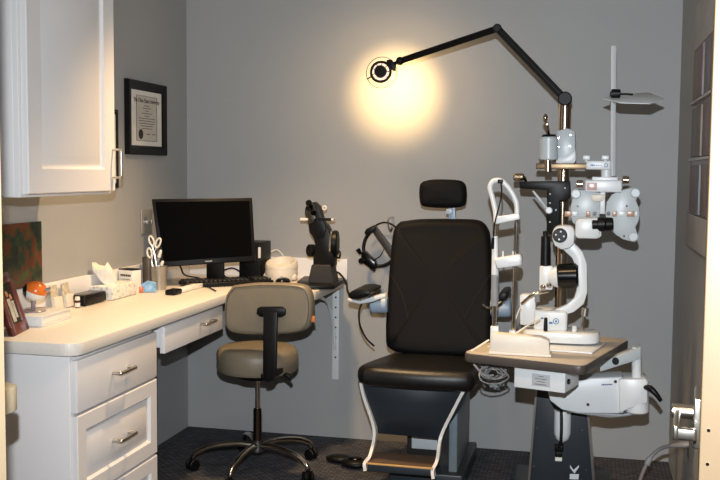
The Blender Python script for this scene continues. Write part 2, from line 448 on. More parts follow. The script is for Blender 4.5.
# ------------------------------------------------------------------ near left countertop corner
c = atz(25, 383, .84)
c = V((c.x, c.y, .84)); g = G()
o2 = [(c.x-.5, c.y-.65), (c.x, c.y-.65)]+arc(c.x-.04, c.y-.04, .04, 0, PI/2)+[(c.x-.5, c.y)]
t = thing('side_counter', (c.x-.3, c.y-.3, 0), 'pale rounded counter corner at the left edge, nearer than the desk', 'counter')
g.prism([V((x, y, c.z-.052)) for x, y in o2], (0, 0, .052), .006); g.build('countertop', mat('side_laminate', (214, 200, 170), .5), t)
G().bb((c.x-.5, c.y-.62, 0.003), (c.x-.12, c.y-.12, c.z-.05), .004).build('body', WHITE, t)

# ------------------------------------------------------------------ desk objects
def dz(px, py): p = atz(px, py, DZ); return V((p.x, p.y, DZ+.0008))
def rz(a): return Matrix.Rotation(a, 3, 'Z')
# monitor
TL, TR, BR, BL = at(151.7, 199, 3.86), at(252.2, 197.6, 4.06), at(255.6, 260.5, 4.02), at(161, 267, 3.84)
ux = (BR-BL).normalized(); uz = ((TL-BL)+(TR-BR)); uz = (uz-ux*uz.dot(ux)).normalized(); nn = ux.cross(uz)   # towards the viewer is -? checked below
if nn.y > 0: nn = -nn
t = thing('monitor', dz(212, 279), 'wide black flat screen monitor, switched off, in the desk corner', 'monitor')
g = G(); g.prism([BL, BR, TR, TL], -nn*.03, .004)
cc = (BL+BR+TL+TR)/4; g.prism([cc+(q-cc)*.6 for q in (BL, BR, TR, TL)], -nn*.055, .008); g.build('housing', BLACK, t)
def ins(q, f, dzz=0): return cc+(q-cc)*f
g = G(); g.prism([BL+(ux*.014+uz*.022), BR+(-ux*.014+uz*.022), TR-(ux*.014+uz*.014), TL+(ux*.014-uz*.014)], nn*.0012); g.build('screen', SCREEN, t)
g = G(); mb = (BL+BR)/2+uz*.011; g.box(mb+nn*.001, (.03, .002, .005), .0005, Matrix((ux, nn, uz)).transposed()); g.build('badge', GREYP, t)
g = G(); nb = dz(211, 281); nk = V((mb.x+.01, mb.y+.045, mb.z)); nb.y = nk.y-.01; nb.x = nk.x
g.prism([nb+V((-.04, .01, 0)), nb+V((.04, .01, 0)), nk+V((.04, 0, .08)), nk+V((-.04, 0, .08))], (0, .02, 0), .003)
g.build('neck', BLACK, t)
G().lathe([(0, 0), (.10, 0), (.10, .006), (.08, .012), (0, .014)], nb+V((0, .035, 0)), (0, 0, 1), sx=.55, sy=1, up=(0, 1, 0)).build('foot', BLACK, t)
# keyboard
K0, K1 = dz(186, 288.5), dz(273, 285)
kx = K1-K0; kx.z = 0; kx.normalize(); ky = V((-kx.y, kx.x, 0)); kr = Matrix((kx, ky, V((0, 0, 1)))).transposed()
kc = (K0+K1)/2+ky*.067
t = thing('keyboard', kc, 'black full size keyboard below the monitor', 'keyboard')
g = G(); g.box(kc+V((0, 0, .012)), (.40, .135, .018), .005, kr); g.build('case', BLACK, t)
g = G()
for r_ in range(5):
    for c_ in range(19):
        if c_ in (14, ): continue
        g.box(kc+kx*(-.185+c_*.0205)+ky*(-.046+r_*.0215)+V((0, 0, .0245)), (.017, .0175, .009), .002, kr, 1)
g.build('keys', mat('key_black', (34, 34, 35), .4), t)
# small black and white desk device
a, b = dz(172, 295), dz(205, 286)
u = (b-a); u.z = 0; L = u.length; u.normalize(); rr = Matrix((u, V((-u.y, u.x, 0)), V((0, 0, 1)))).transposed()
t = thing('stapler', (a+b)/2, 'low white and black stapler lying in front of the keyboard', 'stapler')
g = G(); g.box((a+b)/2+u*.03+V((0, 0, .010)), (L*.72, .036, .018), .003, rr); g.build('body', PAPER, t)
g = G(); g.box(a+u*.015+V((0, 0, .011)), (.07, .046, .022), .006, rr); g.build('head', BLACK, t)
g = G(); g.tube([dz(206, 287)+V((0, 0, .006)), dz(212, 290)+V((0, 0, .004)), dz(216, 292)+V((0, 0, .004))], .003, 8)
solo(g, 'cable_end', BCABLE, 'short black cable end lying right of the stapler', 'cable')
# computer box behind monitor
a = at(239, 277, 4.2); b = at(271, 243, 4.2)
t = thing('computer', V(((a.x+b.x)/2, 4.27, DZ)), 'small black computer box standing right of the monitor', 'computer')
G().bb((a.x-.0, 4.2, DZ+.001), (b.x-.052, 4.355, b.z), .004).build('case', BLACK, t)
q = at(259.5, 252, 4.2); G().bb((q.x-.006, 4.1985, q.z-.028), (q.x+.006, 4.2, q.z+.022)).build('sticker', PAPER, t)
g = G(); g.tube([at(271, 252, 4.3), at(277, 250, 4.33), at(283, 256, 4.34), at(286, 266, 4.34), at(283, 275, 4.3)], .004, 8); g.build('cable', mat('white_cable', (215, 212, 206), .5), t)
g = G(); g.tube([dz(225, 280)+V((0, .03, .003)), at(222, 272, 4.25), at(232, 268, 4.3), at(241, 272, 4.3)], .004, 8)
solo(g, 'video_cable', mat('navy_cable', (20, 30, 80), .4), 'dark blue video cable behind the monitor foot', 'cable')
g = G(); g.tube([at(178, 262, 4.12), at(181, 268, 4.15), at(185, 275, 4.15), dz(196, 280)+V((0, .04, .004))], .004, 8)
solo(g, 'power_cable', BCABLE, 'black cable hanging behind the left side of the monitor', 'cable')
# mouse
p = dz(283, 285)
t = thing('mouse', p, 'black computer mouse beside the white dish, partly behind the stool', 'mouse')
G().sph(p+V((0, 0, .016)), .03, (1.1, 1.5, .6)).build('shell', BLACKG, t)
G().cyl(p+V((-.004, -.02, .034)), p+V((.004, -.02, .034)), .006, n=12).build('wheel', GREYP, t)
# white round dish
p = dz(279.5, 281); p.y += .03
t = thing('round_dish', p, 'white round dish with hollow top between keyboard and lens meter', 'dish')
G().lathe([(0, 0), (.060, 0), (.070, .008), (.077, .030), (.075, .050), (0, .052)], p, n=40).build('bowl', CREAM, t)
G().lathe([(0, -.02), (.072, -.02), (.076, .0), (.076, .020), (.070, .030), (.062, .031), (.056, .022), (.048, .004), (0, .0)], p+V((0, .004, .058)), (0, -.30, 1), n=40).build('rim', CREAM, t)
for s_ in (-1, 1): G().sph(p+V((s_*.064, -.02, .02)), .018, (1, 1, .9), 16).build('foot', CREAM, t)
# lens meter
LY = 4.09
t = thing('lens_meter', dz(322, 284), 'black lens meter with tilted eyepiece at the right end of the worktop', 'optical instrument')
bq = [dz(297, 285.5), dz(306, 290), dz(334, 289.5), dz(345.5, 282.5), dz(330, 280), dz(304, 280)]
bq = [V((p.x, p.y, DZ+.001)) for p in bq]
G().prism(bq, (0, 0, .018), .003).build('base', BLACK, t)
def Lp(px, py, y=LY): return at(px, py, y)
g = G()
A = [Lp(308, 280.5, LY-.05), Lp(333, 280.5, LY-.05)]; zb_ = DZ+.02
cx_ = (A[0].x+A[1].x)/2; hw = (A[1].x-A[0].x)/2; zt_ = Lp(320, 264).z
g.rings([[V((cx_+sx*hw*f, LY+sy_*.05*f, z)) for sx, sy_ in ((-1, -1), (1, -1), (1, 1), (-1, 1))] for f, z in ((1, zb_), (.98, zb_+.01), (.78, zt_-.004), (.72, zt_))])
g.build('pedestal', DGREY, t)
g = G()
g.pp([(313, 267), (333, 267), (334, 248), (331, 236), (326, 226), (320, 221), (313, 224), (311, 232), (315, 244), (313, 256)], LY-.035, .07, .004)
g.build('body', BLACK, t)
g = G(); g.pp([(305, 208), (308, 203), (314, 202), (319, 207), (322, 218), (326, 228), (324, 237), (314, 239), (309, 232), (308, 222), (304.5, 214)], LY-.04, .05, .004)
g.build('telescope', BLACK, t)
g = G(); g.pp([(304.5, 214), (307, 209), (316, 217), (313, 223), (308, 224)], LY-.05, .012, .003); g.build('telescope_face', mat('dark_hammered', (66, 58, 44), .35, .4, bump=.2), t)
g = G(); g.cyl(Lp(313.5, 213, LY-.085), Lp(311.5, 206, LY-.045), .013, .016, bev=.002); g.cyl(Lp(308.5, 202.5, LY-.085), Lp(311.5, 207, LY-.04), .014, .015, bev=.002)
g.build('eyepiece', BLACKG, t)
G().cyl(Lp(308.5, 250.5, LY-.03), Lp(314, 250.5, LY-.01), .028, .028, bev=.004).build('knob', BLACK, t)
g = G(); c = Lp(335.5, 243, LY-.03); g.lathe([(0, -.012), (.050, -.012), (.056, -.007), (.056, .007), (.050, .012), (0, .012)], c, (1, .12, 0), n=44); g.build('power_wheel', BLACK, t)
g = G(); g.ring(c+V((-.016, -.004, 0)), (1, .12, 0), .050, .006, 40, 8); g.build('wheel_scale', NICKEL, t)
g = G(); g.bb(Lp(300, 220.3, LY-.055), Lp(309, 218, LY-.04), .001); g.build('lens_table', CREAM, t)
g = G(); g.bb(Lp(318, 220.8, LY-.055), Lp(332, 218, LY-.03), .001); g.build('lens_holder', BLACK, t)
g = G(); g.bb(Lp(331, 220.5, LY-.056), Lp(335, 218.3, LY-.03), .001); g.build('lens_stop', CREAM, t)
g = G(); g.ring(Lp(324.5, 208, LY), (0, 1, 0), .008, .004, 18, 8); g.build('lens_clamp', CREAM, t)
g = G(); g.tube([Lp(335, 250), Lp(340, 252), Lp(339, 258), Lp(335, 256)], .004, 8); g.build('lever', BLACK, t)
g = G(); g.tube([Lp(332, 272, 4.15), Lp(339, 273, 4.17), at(346, 282, 4.18), at(347.5, 290, 4.12), at(351, 296, 4.08), at(360, 299, 4.04)], .0045, 8)
g.build('power_cable', BCABLE, t)

# pen cup with scissors and pens
p = V((-1.765, 3.765, DZ+.001))
t = thing('pen_cup', p, 'silver mesh pen cup left of the monitor', 'pen cup')
MESHM = mat('silver_mesh', (168, 162, 152), .35, .5, noise=.2, scale=400)
g = G(); g.lathe([(0, 0), (.030, 0), (.034, .098), (.035, .1), (.032, .1), (.028, .004), (0, .004)], p); g.build('cup', MESHM, t)
p2 = V((-1.845, 3.83, DZ+.001))
t2 = thing('wire_cup', p2, 'taller dark wire cup behind the silver pen cup', 'pen cup')
G().lathe([(0, 0), (.024, 0), (.027, .13), (.025, .13), (.022, .004), (0, .004)], p2).build('cup', mat('dark_mesh', (92, 84, 74), .45, .5, noise=.3, scale=400), t2)
def dd(px, py, y): return at(px, py, y)
yy = p.y
t3 = thing('scissors', p+V((-.01, 0, .006)), 'scissors with white loop handles standing in the pen cup', 'scissors')
g = G()
for cx0, cy0, tilt_ in ((151.5, 241, -.25), (158, 243, .35), (149.5, 253, -.1)):
    c = dd(cx0, cy0, yy-(.012 if cy0 > 250 else 0))
    g.tube([c+V((.0105*math.cos(a)+.02*tilt_*math.sin(a), 0, .020*math.sin(a))) for a in [2*PI*i/12 for i in range(13)]], .0042, 8, 3)
g.build('handle', PAPER, t3)
g = G(); g.tube([dd(152, 245, yy), dd(154, 252, yy), dd(156, 262, yy), p+V((.0, 0, .03))], .005, 8); g.tube([dd(156.5, 247, yy+.006), dd(154, 253, yy+.006), dd(152, 262, yy+.006), p+V((-.01, .006, .03))], .005, 8)
g.build('blade', NICKEL, t3)
for i, (x0_, y0_, x1_, y1_, M, lab) in enumerate(((161, 250, 154, 275, PAPER, 'white marker standing in the pen cup, upper one'), (163, 261, 157, 277, PAPER, 'white marker leaning right in the pen cup, lower one'))):
    a, b = dd(x0_, y0_, yy-.008*(i*2-1)), dd(x1_, y1_, yy-.008*(i*2-1))
    tt = thing('marker', b, lab, 'pen')
    G().cyl(b, b+(a-b)*.7, .006, bev=.001).build('barrel', GREYP, tt); G().cyl(b+(a-b)*.7, a, .0075, .006, bev=.002).build('cap', M, tt)

# contact solution box, small coloured bag, tissue box, black case, bottle, holder, binder, eye model, photo
def wbox(p, sx, sy_, sz, a=0): return p, (sx, sy_, sz), rz(a)
p = V((-1.834, 3.632, DZ+.001))
t = thing('solution_box', p, 'white carton with black top band behind the tissue box', 'carton')
R_ = rz(-.30); SH = at(127, 268, 3.66).z-DZ; G().box(p+V((0, 0, SH/2)), (.078, .05, SH), .001, R_).build('carton', PAPER, t)
g = G(); g.box(p+V((0, 0, SH-.002)), (.0785, .0505, .005), .0005, R_); g.build('top_band', BLACK, t)
g = G(); uu = R_@V((1, 0, 0)); n_ = R_@V((0, -1, 0)); [g.box(p+n_*.0253+uu*(-.024+.0098*k_)+V((0, 0, SH-.026)), (.0075, .0008, .009), 0, R_) for k_ in range(6)]
g.box(p+n_*.0253+V((0, 0, SH-.042)), (.046, .0008, .002), 0, R_); g.build('lettering', INK, t)
p = V((-1.765, 3.655, DZ+.001))
t = thing('sample_bag', p, 'small blue and orange sample packet in front of the pen cup', 'packet')
R_ = rz(.45); g = G(); g.prism([p+R_@V(q_) for q_ in ((-.036, 0, 0), (.036, 0, 0), (.034, .008, .040), (.0, .006, .048), (-.03, .008, .030))], R_@V((0, .014, 0)), .003); g.build('packet', mat('blue_packet', (120, 165, 205), .4, noise=.35, scale=40), t)
G().box(p+R_@V((-.028, -.004, .0))+V((0, 0, .013)), (.020, .010, .024), .003, R_).build('orange_corner', ORANGE, t)
p = V((-1.832, 3.49, DZ+.001))
t = thing('tissue_box', p, 'floral tissue box with white tissue pulled up', 'tissue box')
R_ = rz(PI/2-.38)
def floral():
    M = bpy.data.materials.new('floral_print'); M.use_nodes = True; nt = M.node_tree; b = nt.nodes['Principled BSDF']
    tc = nt.nodes.new('ShaderNodeTexCoord'); n = nt.nodes.new('ShaderNodeTexVoronoi'); n.inputs['Scale'].default_value = 55
    nt.links.new(tc.outputs['Object'], n.inputs['Vector']); r = nt.nodes.new('ShaderNodeValToRGB')
    e = r.color_ramp.elements; e[0].position = 0; e[0].color = (.38, .36, .28, 1); e[1].position = .5; e[1].color = (.75, .74, .7, 1)
    nt.links.new(n.outputs['Distance'], r.inputs[0]); nt.links.new(r.outputs[0], b.inputs['Base Color']); b.inputs['Roughness'].default_value = .7
    return M
R_ = rz(0)
G().box(p+V((0, 0, .027)), (.098, .21, .052), .003, R_).build('carton', floral(), t)
g = G(); c = p+V((-.015, 0, .05)); N = 14; K = 7; R = []
for j in range(K):
    f = j/(K-1); hgt = .078*f; row = []
    for i in range(N):
        a = 2*PI*i/N; rr_ = (.030+.020*math.sin(f*2.2))*(1+.22*math.sin(3*a+f*3)); row.append(c+V((rr_*math.cos(a)*.55-.012*f, rr_*math.sin(a)*1.0-.05*f, hgt+.016*math.sin(2*a+1)*f)))
    R.append(row)
g.rings(R); g.build('tissue', mat('tissue_white', (240, 236, 228), .9), t)
p = V((-1.835, 3.285, DZ+.001))
t = thing('glasses_case', p, 'black oblong case on the desk behind a tiny bottle', 'case')
R_ = rz(PI/2); G().box(p+V((0, 0, .020)), (.165, .075, .038), .009, R_).build('lower_shell', BLACK, t); G().box(p+V((0, 0, .036)), (.158, .07, .010), .004, R_).build('lid', BLACKG, t)
p = dz(77.5, 308)
t = thing('eye_drop_bottle', p, 'tiny dark dropper bottle with white label in front of the black case', 'bottle')
G().cyl(p, p+V((0, 0, .028)), .0095, bev=.002).build('bottle', mat('amber_bottle', (70, 30, 22), .2), t)
G().cyl(p+V((0, 0, .004)), p+V((0, 0, .019)), .0099).build('bottle_label', PAPER, t)
G().cyl(p+V((0, 0, .028)), p+V((0, 0, .041)), .0095, .0085, bev=.001).build('cap', PAPER, t)
# leaning card holder
p = dz(57, 306); t = thing('card_holder', V((-1.86, 3.145, DZ)), 'two clear racks of white cards leaning at the upstand', 'card holder')
for i, yc in enumerate((3.105, 3.185)):
    a = V((-1.866, yc, DZ+.001)); Rk = Matrix.Rotation(-.14, 3, 'Y')
    g = G(); g.box(a+V((-.001, 0, .045)), (.006, .048, .088), .001, Rk); g.build('card_stack', mat('card_beige', (186, 178, 158), .6, noise=.3, scale=90), t)
    g = G(); g.box(a+V((.012, 0, .024)), (.014, .054, .046), .001, Rk); g.build('pocket', CREAM, t)
# binder / white box under eye model
a, b, c = dz(24, 327), dz(42, 327.5), dz(72, 318)
u = (c-b); u.z = 0; L = u.length; u.normalize(); v = V((-u.y, u.x, 0)); rr = Matrix((u, v, V((0, 0, 1)))).transposed()
BT = .034
bc = b+u*L/2+v*.075
t = thing('white_binder', bc, 'thick white binder lying flat under the eye model', 'binder')
g = G(); g.box(bc+V((0, 0, BT-.002)), (L, .15, .004), .0012, rr); g.box(bc+V((0, 0, .002)), (L, .15, .004), .0012, rr); g.box(bc-u*(L/2-.002)+V((0, 0, BT/2)), (.004, .15, BT-.002), .001, rr); g.build('cover', INST, t)
G().box(bc+V((0, 0, BT/2)), (L*.95, .142, BT-.009), .001, rr).build('pages', PAPER, t)
g = G(); g.ring(bc-u*(L/2+.0005)+V((0, -0, BT/2)), u, .010, .002, 20, 6); g.build('finger_hole', DGREY, t)
p = bc + V((-.01, .0, BT+.0008))
t = thing('eye_model', p, 'orange and white eyeball model on a clear stand', 'anatomical model')
zc_ = at(34, 291, p.y).z
ec = V((at(35, 291, p.y).x, p.y, zc_))
EYEM = bpy.data.materials.new('eyeball_paint'); EYEM.use_nodes = True
nt = EYEM.node_tree; b_ = nt.nodes['Principled BSDF']; tc = nt.nodes.new('ShaderNodeTexCoord'); sp = nt.nodes.new('ShaderNodeSeparateXYZ')
nt.links.new(tc.outputs['Normal'], sp.inputs[0])
rp = nt.nodes.new('ShaderNodeValToRGB'); rp.color_ramp.interpolation = 'CONSTANT'
rp.color_ramp.elements[0].color = (.78, .76, .72, 1); rp.color_ramp.elements[1].position = .06; rp.color_ramp.elements[1].color = (.72, .16, .02, 1)
md = nt.nodes.new('ShaderNodeMath'); md.operation = 'MULTIPLY_ADD'; md.inputs[1].default_value = .6
nt.links.new(sp.outputs[0], md.inputs[0]); nt.links.new(sp.outputs[2], md.inputs[2])
nt.links.new(md.outputs[0], rp.inputs[0]); nt.links.new(rp.outputs[0], b_.inputs['Base Color']); b_.inputs['Roughness'].default_value = .25
G().sph(ec, .037, (1.08, 1, .92), 32).build('eyeball', EYEM, t)
dirc = V((-.75, -.62, .1)).normalized()
G().lathe([(.024, -.008), (.022, .0025), (.012, .0095), (0, .011)], ec+dirc*.029, dirc, n=24).build('cornea', mat('cornea_dark', (20, 26, 30), .1, coat=1), t)
g = G(); g.cyl(ec+V((.02, 0, .0)), ec+V((.058, 0, .012)), .006, .004, n=12); g.build('optic_nerve', GREYP, t)
g = G(); g.cyl(p, p+V((0, 0, .004)), .04, bev=.001); g.cyl(p+V((-.005, 0, .004)), p+V((0, 0, max(.02, ec.z-p.z-.03))), .006, .009, n=16); g.build('stand', mat('smoky_acrylic', (150, 135, 140), .15, noise=.1), t)
# framed photo, leaning, wood frame
B0 = atz(30, 328.5, DZ+.001); A0_ = atz(5, 341.5, DZ+.001)
u = (B0-A0_).normalized(); W_ = .15; A0 = B0-u*W_
tp = at(12, 270, B0.y+.035); vv = tp-B0; vv = (vv-u*vv.dot(u)*.35); H_ = vv.length; vv.normalize()
t = thing('photo_frame', (A0+B0)/2, 'cherry wood photo frame leaning back at the near end of the desk', 'photo frame')
nf = u.cross(vv); nf = nf if nf.x > 0 else -nf
def fr(a, b, c, d): return [A0+u*(a*W_)+vv*(c*H_), A0+u*(b*W_)+vv*(c*H_), A0+u*(b*W_)+vv*(d*H_), A0+u*(a*W_)+vv*(d*H_)]
g = G()
for a_ in ((0, 1, 0, .17), (0, 1, .83, 1), (0, .2, 0, 1), (.8, 1, 0, 1)): g.prism(fr(*a_), -nf*.018, .003)
g.build('frame', RED, t)
g = G(); g.prism([p_-nf*.006 for p_ in fr(.18, .82, .15, .85)], -nf*.004); ph = g.build('photo', mat('photo_dark', (52, 54, 46), .25, noise=.5, scale=60), t)
g = G()
for fx_, fz, s_ in ((.45, .66, .010), (.62, .60, .009)):
    c = A0+u*(fx_*W_)+vv*(fz*H_)-nf*.006; g.lathe([(0, 0), (s_, 0), (s_, .0008), (0, .0008)], c, nf, n=16)
g.build('face', mat('photo_skin', (190, 140, 110), .4), ph)
g = G(); g.prism([p_-nf*.0055 for p_ in fr(.36, .54, .2, .58)], -nf*.0006); g.prism([p_-nf*.0055 for p_ in fr(.57, .7, .25, .53)], -nf*.0006); g.build('shirt', mat('photo_shirt', (180, 180, 176), .4, noise=.3), ph)
bk = A0+u*(W_*.3)+vv*(H_*.5)-nf*.020; gr_ = V((bk.x-nf.x*.055, bk.y-nf.y*.055, DZ+.001))
g = G(); g.prism([bk-u*.02, bk+u*.02, gr_+u*.02, gr_-u*.02], -nf*.003); g.build('easel_back', BLACK, t)

# ------------------------------------------------------------------ rolling stool
sc_ = atz(258.5, 445, .10); SX, SY = at(257.5, 352, 3.80).x, 3.80
t = thing('rolling_stool', (SX, SY, 0), 'taupe vinyl rolling stool with backrest and chrome five star base', 'stool')
zs_ = at(258, 352, 3.80).z+.026
G().lathe([(0, .004), (.10, .004), (.150, -.002), (.165, -.012), (.172, -.028), (.172, -.088), (.164, -.101), (.145, -.107), (0, -.107)], (SX, SY, zs_), n=48).build('seat', TAUPE, t)
g = G(); g.cyl((SX, SY, zs_-.132), (SX, SY, zs_-.108), .09, .12, bev=.004); g.build('seat_plate', BLACK, t)
# backrest
by = 3.585
px = [(232, 286), (258, 283.5), (296, 284.5), (308, 290), (311.5, 305), (310, 322), (305, 330), (290, 334), (262, 335.5), (235, 334), (225, 328), (223, 314), (225, 296)]
g = G(); g.pad([at(a, b, by) for a, b in px], (0, .062, 0), .020, .004, 4); g.build('backrest', TAUPE, t)
g = G(); PIP = mat('seam_dark', (78, 70, 58), .6)
cpt = V(); P_ = [at(a, b, by-.0005) for a, b in px]; cpt = sum(P_, V())/len(P_)
P2 = [cpt+(q_-cpt)*.93 for q_ in P_]; P2 = [q_+V((0, .0005, 0)) for q_ in P2]; g.tube(P2+[P2[0]], .0018, 6, 4); g.build('seam', PIP, t)
g = G()
g.pp([(257, 308.5), (260, 306.8), (282, 306.8), (285.5, 310), (285, 315), (281, 317.5), (260, 317), (256, 314)], by-.014, .014, .003)
g.pp([(263, 312), (277, 312), (275.5, 372), (273, 381), (266, 383), (262.5, 372)], by-.024, .02, .004)
zj = at(268, 376, by).z
g.box((at(268, 376, by).x, (by+SY)/2-.01, zj), (.05, SY-by+.02, .022), .005)
g.build('back_bracket', BLACK, t)
g = G(); g.tube([(SX+.03, SY-.05, zs_-.115), at(284, 374, SY-.08), at(292, 380, SY-.08)], [.006, .006, .010, .008], 10); g.build('lever', BLACK, t)
g = G(); g.cyl((SX, SY, .24), (SX, SY, zs_-.12), .010); g.build('piston', CHROME, t)
g = G(); g.cyl((SX, SY, .10), (SX, SY, .27), .018, bev=.002); g.build('gas_cylinder', mat('dark_chrome', (110, 100, 88), .2, 1), t)
G().cyl((SX, SY, .085), (SX, SY, .135), .032, .026, bev=.003).build('hub', DGREY, t)
for k in range(5):
    a = math.radians(-94+72*k); e = V((math.cos(a), math.sin(a), 0)); O = V((SX, SY, 0))
    lg = G().tube([O+e*.02+V((0, 0, .112)), O+e*.10+V((0, 0, .118)), O+e*.20+V((0, 0, .105)), O+e*.262+V((0, 0, .078)), O+e*.275+V((0, 0, .055))], [.014, .013, .012, .011, .009], 12, 6).build('leg', CHROME, t)
    g = G(); c = O+e*.275; s2 = V((-e.y, e.x, 0)); s2 = (s2*math.cos(.6*k)+e*math.sin(.6*k)).normalized()
    for q_ in (-1, 1): g.cyl(c+s2*(q_*.006)+V((0, 0, .026)), c+s2*(q_*.021)+V((0, 0, .026)), .025, bev=.003)
    g.cyl(c+V((0, 0, .03)), c+V((0, 0, .062)), .009); g.build('caster', BLACK, lg)
q = at(313, 319, by+.02); g = G(); g.bb((q.x-.012, by+.018, q.z-.012), (q.x+.008, by+.021, q.z+.012), .0008); g.build('orange_tag', mat('orange_tag', (205, 120, 60), .6), t)

# ------------------------------------------------------------------ exam chair
EX = at(420, 400, 3.9).x
t = thing('exam_chair', (EX, 3.95, 0), 'black leather eye exam chair with headrest and footrest', 'exam chair')
def cb(px, py): # backrest surface leans back
    d_ = ray(px, py); n_ = V((0, 1, -.24)); q0 = at(438, 345, 3.90); return CAM + d_*((q0-CAM).dot(n_)/d_.dot(n_))
px = [(398, 224), (420, 221.5), (460, 221.5), (478, 223), (486, 230), (489.5, 242), (491.5, 280), (491, 325), (489, 350), (470, 358), (410, 356), (388, 350), (384.5, 335), (386, 300), (389, 262), (391, 240), (393.5, 229)]
g = G(); g.pad([cb(a, b) for a, b in px], (0, .088, .012), .032, 0, 4); g.build('backrest', LEATHERB, t)
for pts in ([(391, 275), (402, 295), (408, 320), (410, 350)], [(490, 275), (474, 300), (462, 325), (458, 350)]):
    G().tube([cb(a, b)+V((0, -.0003, 0)) for a, b in pts], .0012, 6, 6).build('seam', mat('black_thread', (16, 15, 16), .7), t)
hy_ = 4.05
px = [(422, 181.5), (432, 179.5), (455, 180), (463, 183), (465.5, 190), (465, 202), (461, 207), (445, 208.3), (424, 207), (419.5, 203), (418.2, 194), (419, 185)]
hr = G(); hr.pad([at(a, b, hy_) for a, b in px], (0, .075, 0), .028, .004, 4); hr.build('headrest', LEATHERB, t)
g = G(); g.pp([(448, 206), (455, 206), (456, 226), (449, 226)], hy_+.03, .02, .002); g.pp([(446, 209), (452, 209), (452, 214), (446, 214)], hy_+.01, .02, .002); g.build('headrest_post', BLUEW, t)
# seat
ZS = .515
fl, frr = at(357, 372, 3.62), at(476, 377, 3.62)
sx0, sx1 = fl.x, frr.x
o_ = [(sx0+.035, 3.585), ((sx0+sx1)/2, 3.565), (sx1-.035, 3.585), (sx1, 3.64), (sx1+.005, 3.78), (sx1+.03, 3.95), (sx1, 4.02), (sx0+.1, 4.02), (sx0+.07, 3.95), (sx0+.02, 3.78), (sx0-.002, 3.64)]
def sz_(y): return ZS + (.0 if y > 3.8 else (3.8-y)*.02) - (0.03 if y < 3.6 else 0)*0
g = G(); g.pad([V((x, y, sz_(y))) for x, y in o_], (0, 0, -.080), .034, .010, 4); g.build('seat', LEATHER, t)
# skirt
g = G(); sk = [[(361, 383), (415, 386), (470, 388)], [(366, 400), (415, 404), (462, 405)], [(372, 420), (412, 424), (449, 424)], [(375, 433), (408, 438), (440, 439)]]
R = []
cols = 13
rows_ = []
for j, row in enumerate(sk):
    pass
def skp(u_, v_):
    j = min(int(v_*3), 2); f = v_*3-j
    L0 = [sk[j][0][i]*(1-f)+sk[j+1][0][i]*f for i in (0, 1)]; L1 = [sk[j][2][i]*(1-f)+sk[j+1][2][i]*f for i in (0, 1)]
    x_ = L0[0]*(1-u_)+L1[0]*u_; y_ = L0[1]*(1-u_)+L1[1]*u_ 
    Yd = 3.64+.07*v_ - .035*math.sin(PI*u_)*math.sin(PI*v_)
    return at(x_, y_, Yd)
for v_ in [i/12 for i in range(13)]:
    fr_ = [skp(i/14, v_) for i in range(15)]; R.append(fr_+[p_+V((0, .02, 0)) for p_ in fr_[::-1]])
g.rings(R); g.build('leg_panel', SLATE, t)
# footrest frame
FRM = mat('footrest_white', (225, 222, 216), .35)
for pts, sgn in (([(360.5, 383), (364, 398), (374, 430), (370, 455), (364.5, 463), (365, 471)], 1), ([(463.5, 391), (455, 407), (441, 436), (437, 460), (432.5, 470), (433, 479)], -1)):
    Ys = [3.63, 3.64, 3.66, 3.60, 3.56, 3.55]
    g = G(); P3 = [at(a, b, y_) for (a, b), y_ in zip(pts, Ys)]
    Q = catmull(P3, 5); R = []
    for i, p_ in enumerate(Q):
        d_ = (Q[min(i+1, len(Q)-1)]-Q[max(i-1, 0)]).normalized(); s3 = d_.cross(V((0, 1, 0))).normalized()
        R.append([p_+s3*.006, p_-s3*.006, p_-s3*.006+V((0, .04, 0)), p_+s3*.006+V((0, .04, 0))])
    g.rings(R); g.build('footrest_frame', FRM, t)
fz = at(400, 467, 3.56).z
a, b = at(367, 462.5, 3.56), at(433, 470.5, 3.56); zf = (a.z+b.z)/2
g = G(); g.bb((a.x, 3.56, zf-.03), (b.x, 3.72, zf), .004); g.build('footplate', SLATE, t)
G().bb((a.x+.002, 3.565, zf), (b.x-.002, 3.715, zf+.004), .0015).build('foot_mat', BROWN, t)
g = G(); g.bb((a.x, 3.556, zf-.001), (b.x, 3.563, zf+.005), .001); g.build('mat_edge', GOLD, t)
# base
g = G(); bz = at(420, 450, 3.85)
x0_, x1_ = at(406, 450, 3.84).x, at(442, 450, 3.84).x
g.bb((x0_, 3.86, .06), (x1_+.03, 4.14, .44), .006); g.build('lift_column', DGREY, t)
a, b = at(411, 450, 3.84), at(437, 438, 3.84)
G().bb((a.x, 3.853, b.z-.055), (b.x, 3.862, b.z), .002).build('column_plate', INSTG, t)
g = G(); g.bb((x0_-.05, 3.74, .002), (x1_+.10, 4.24, .07), .008); g.build('base_plate', SLATE, t)
g = G(); g.bb((x1_+.035, 3.78, .06), (x1_+.07, 4.2, .33), .006); g.build('side_cover', mat('cover_grey', (110, 122, 130), .45), t)
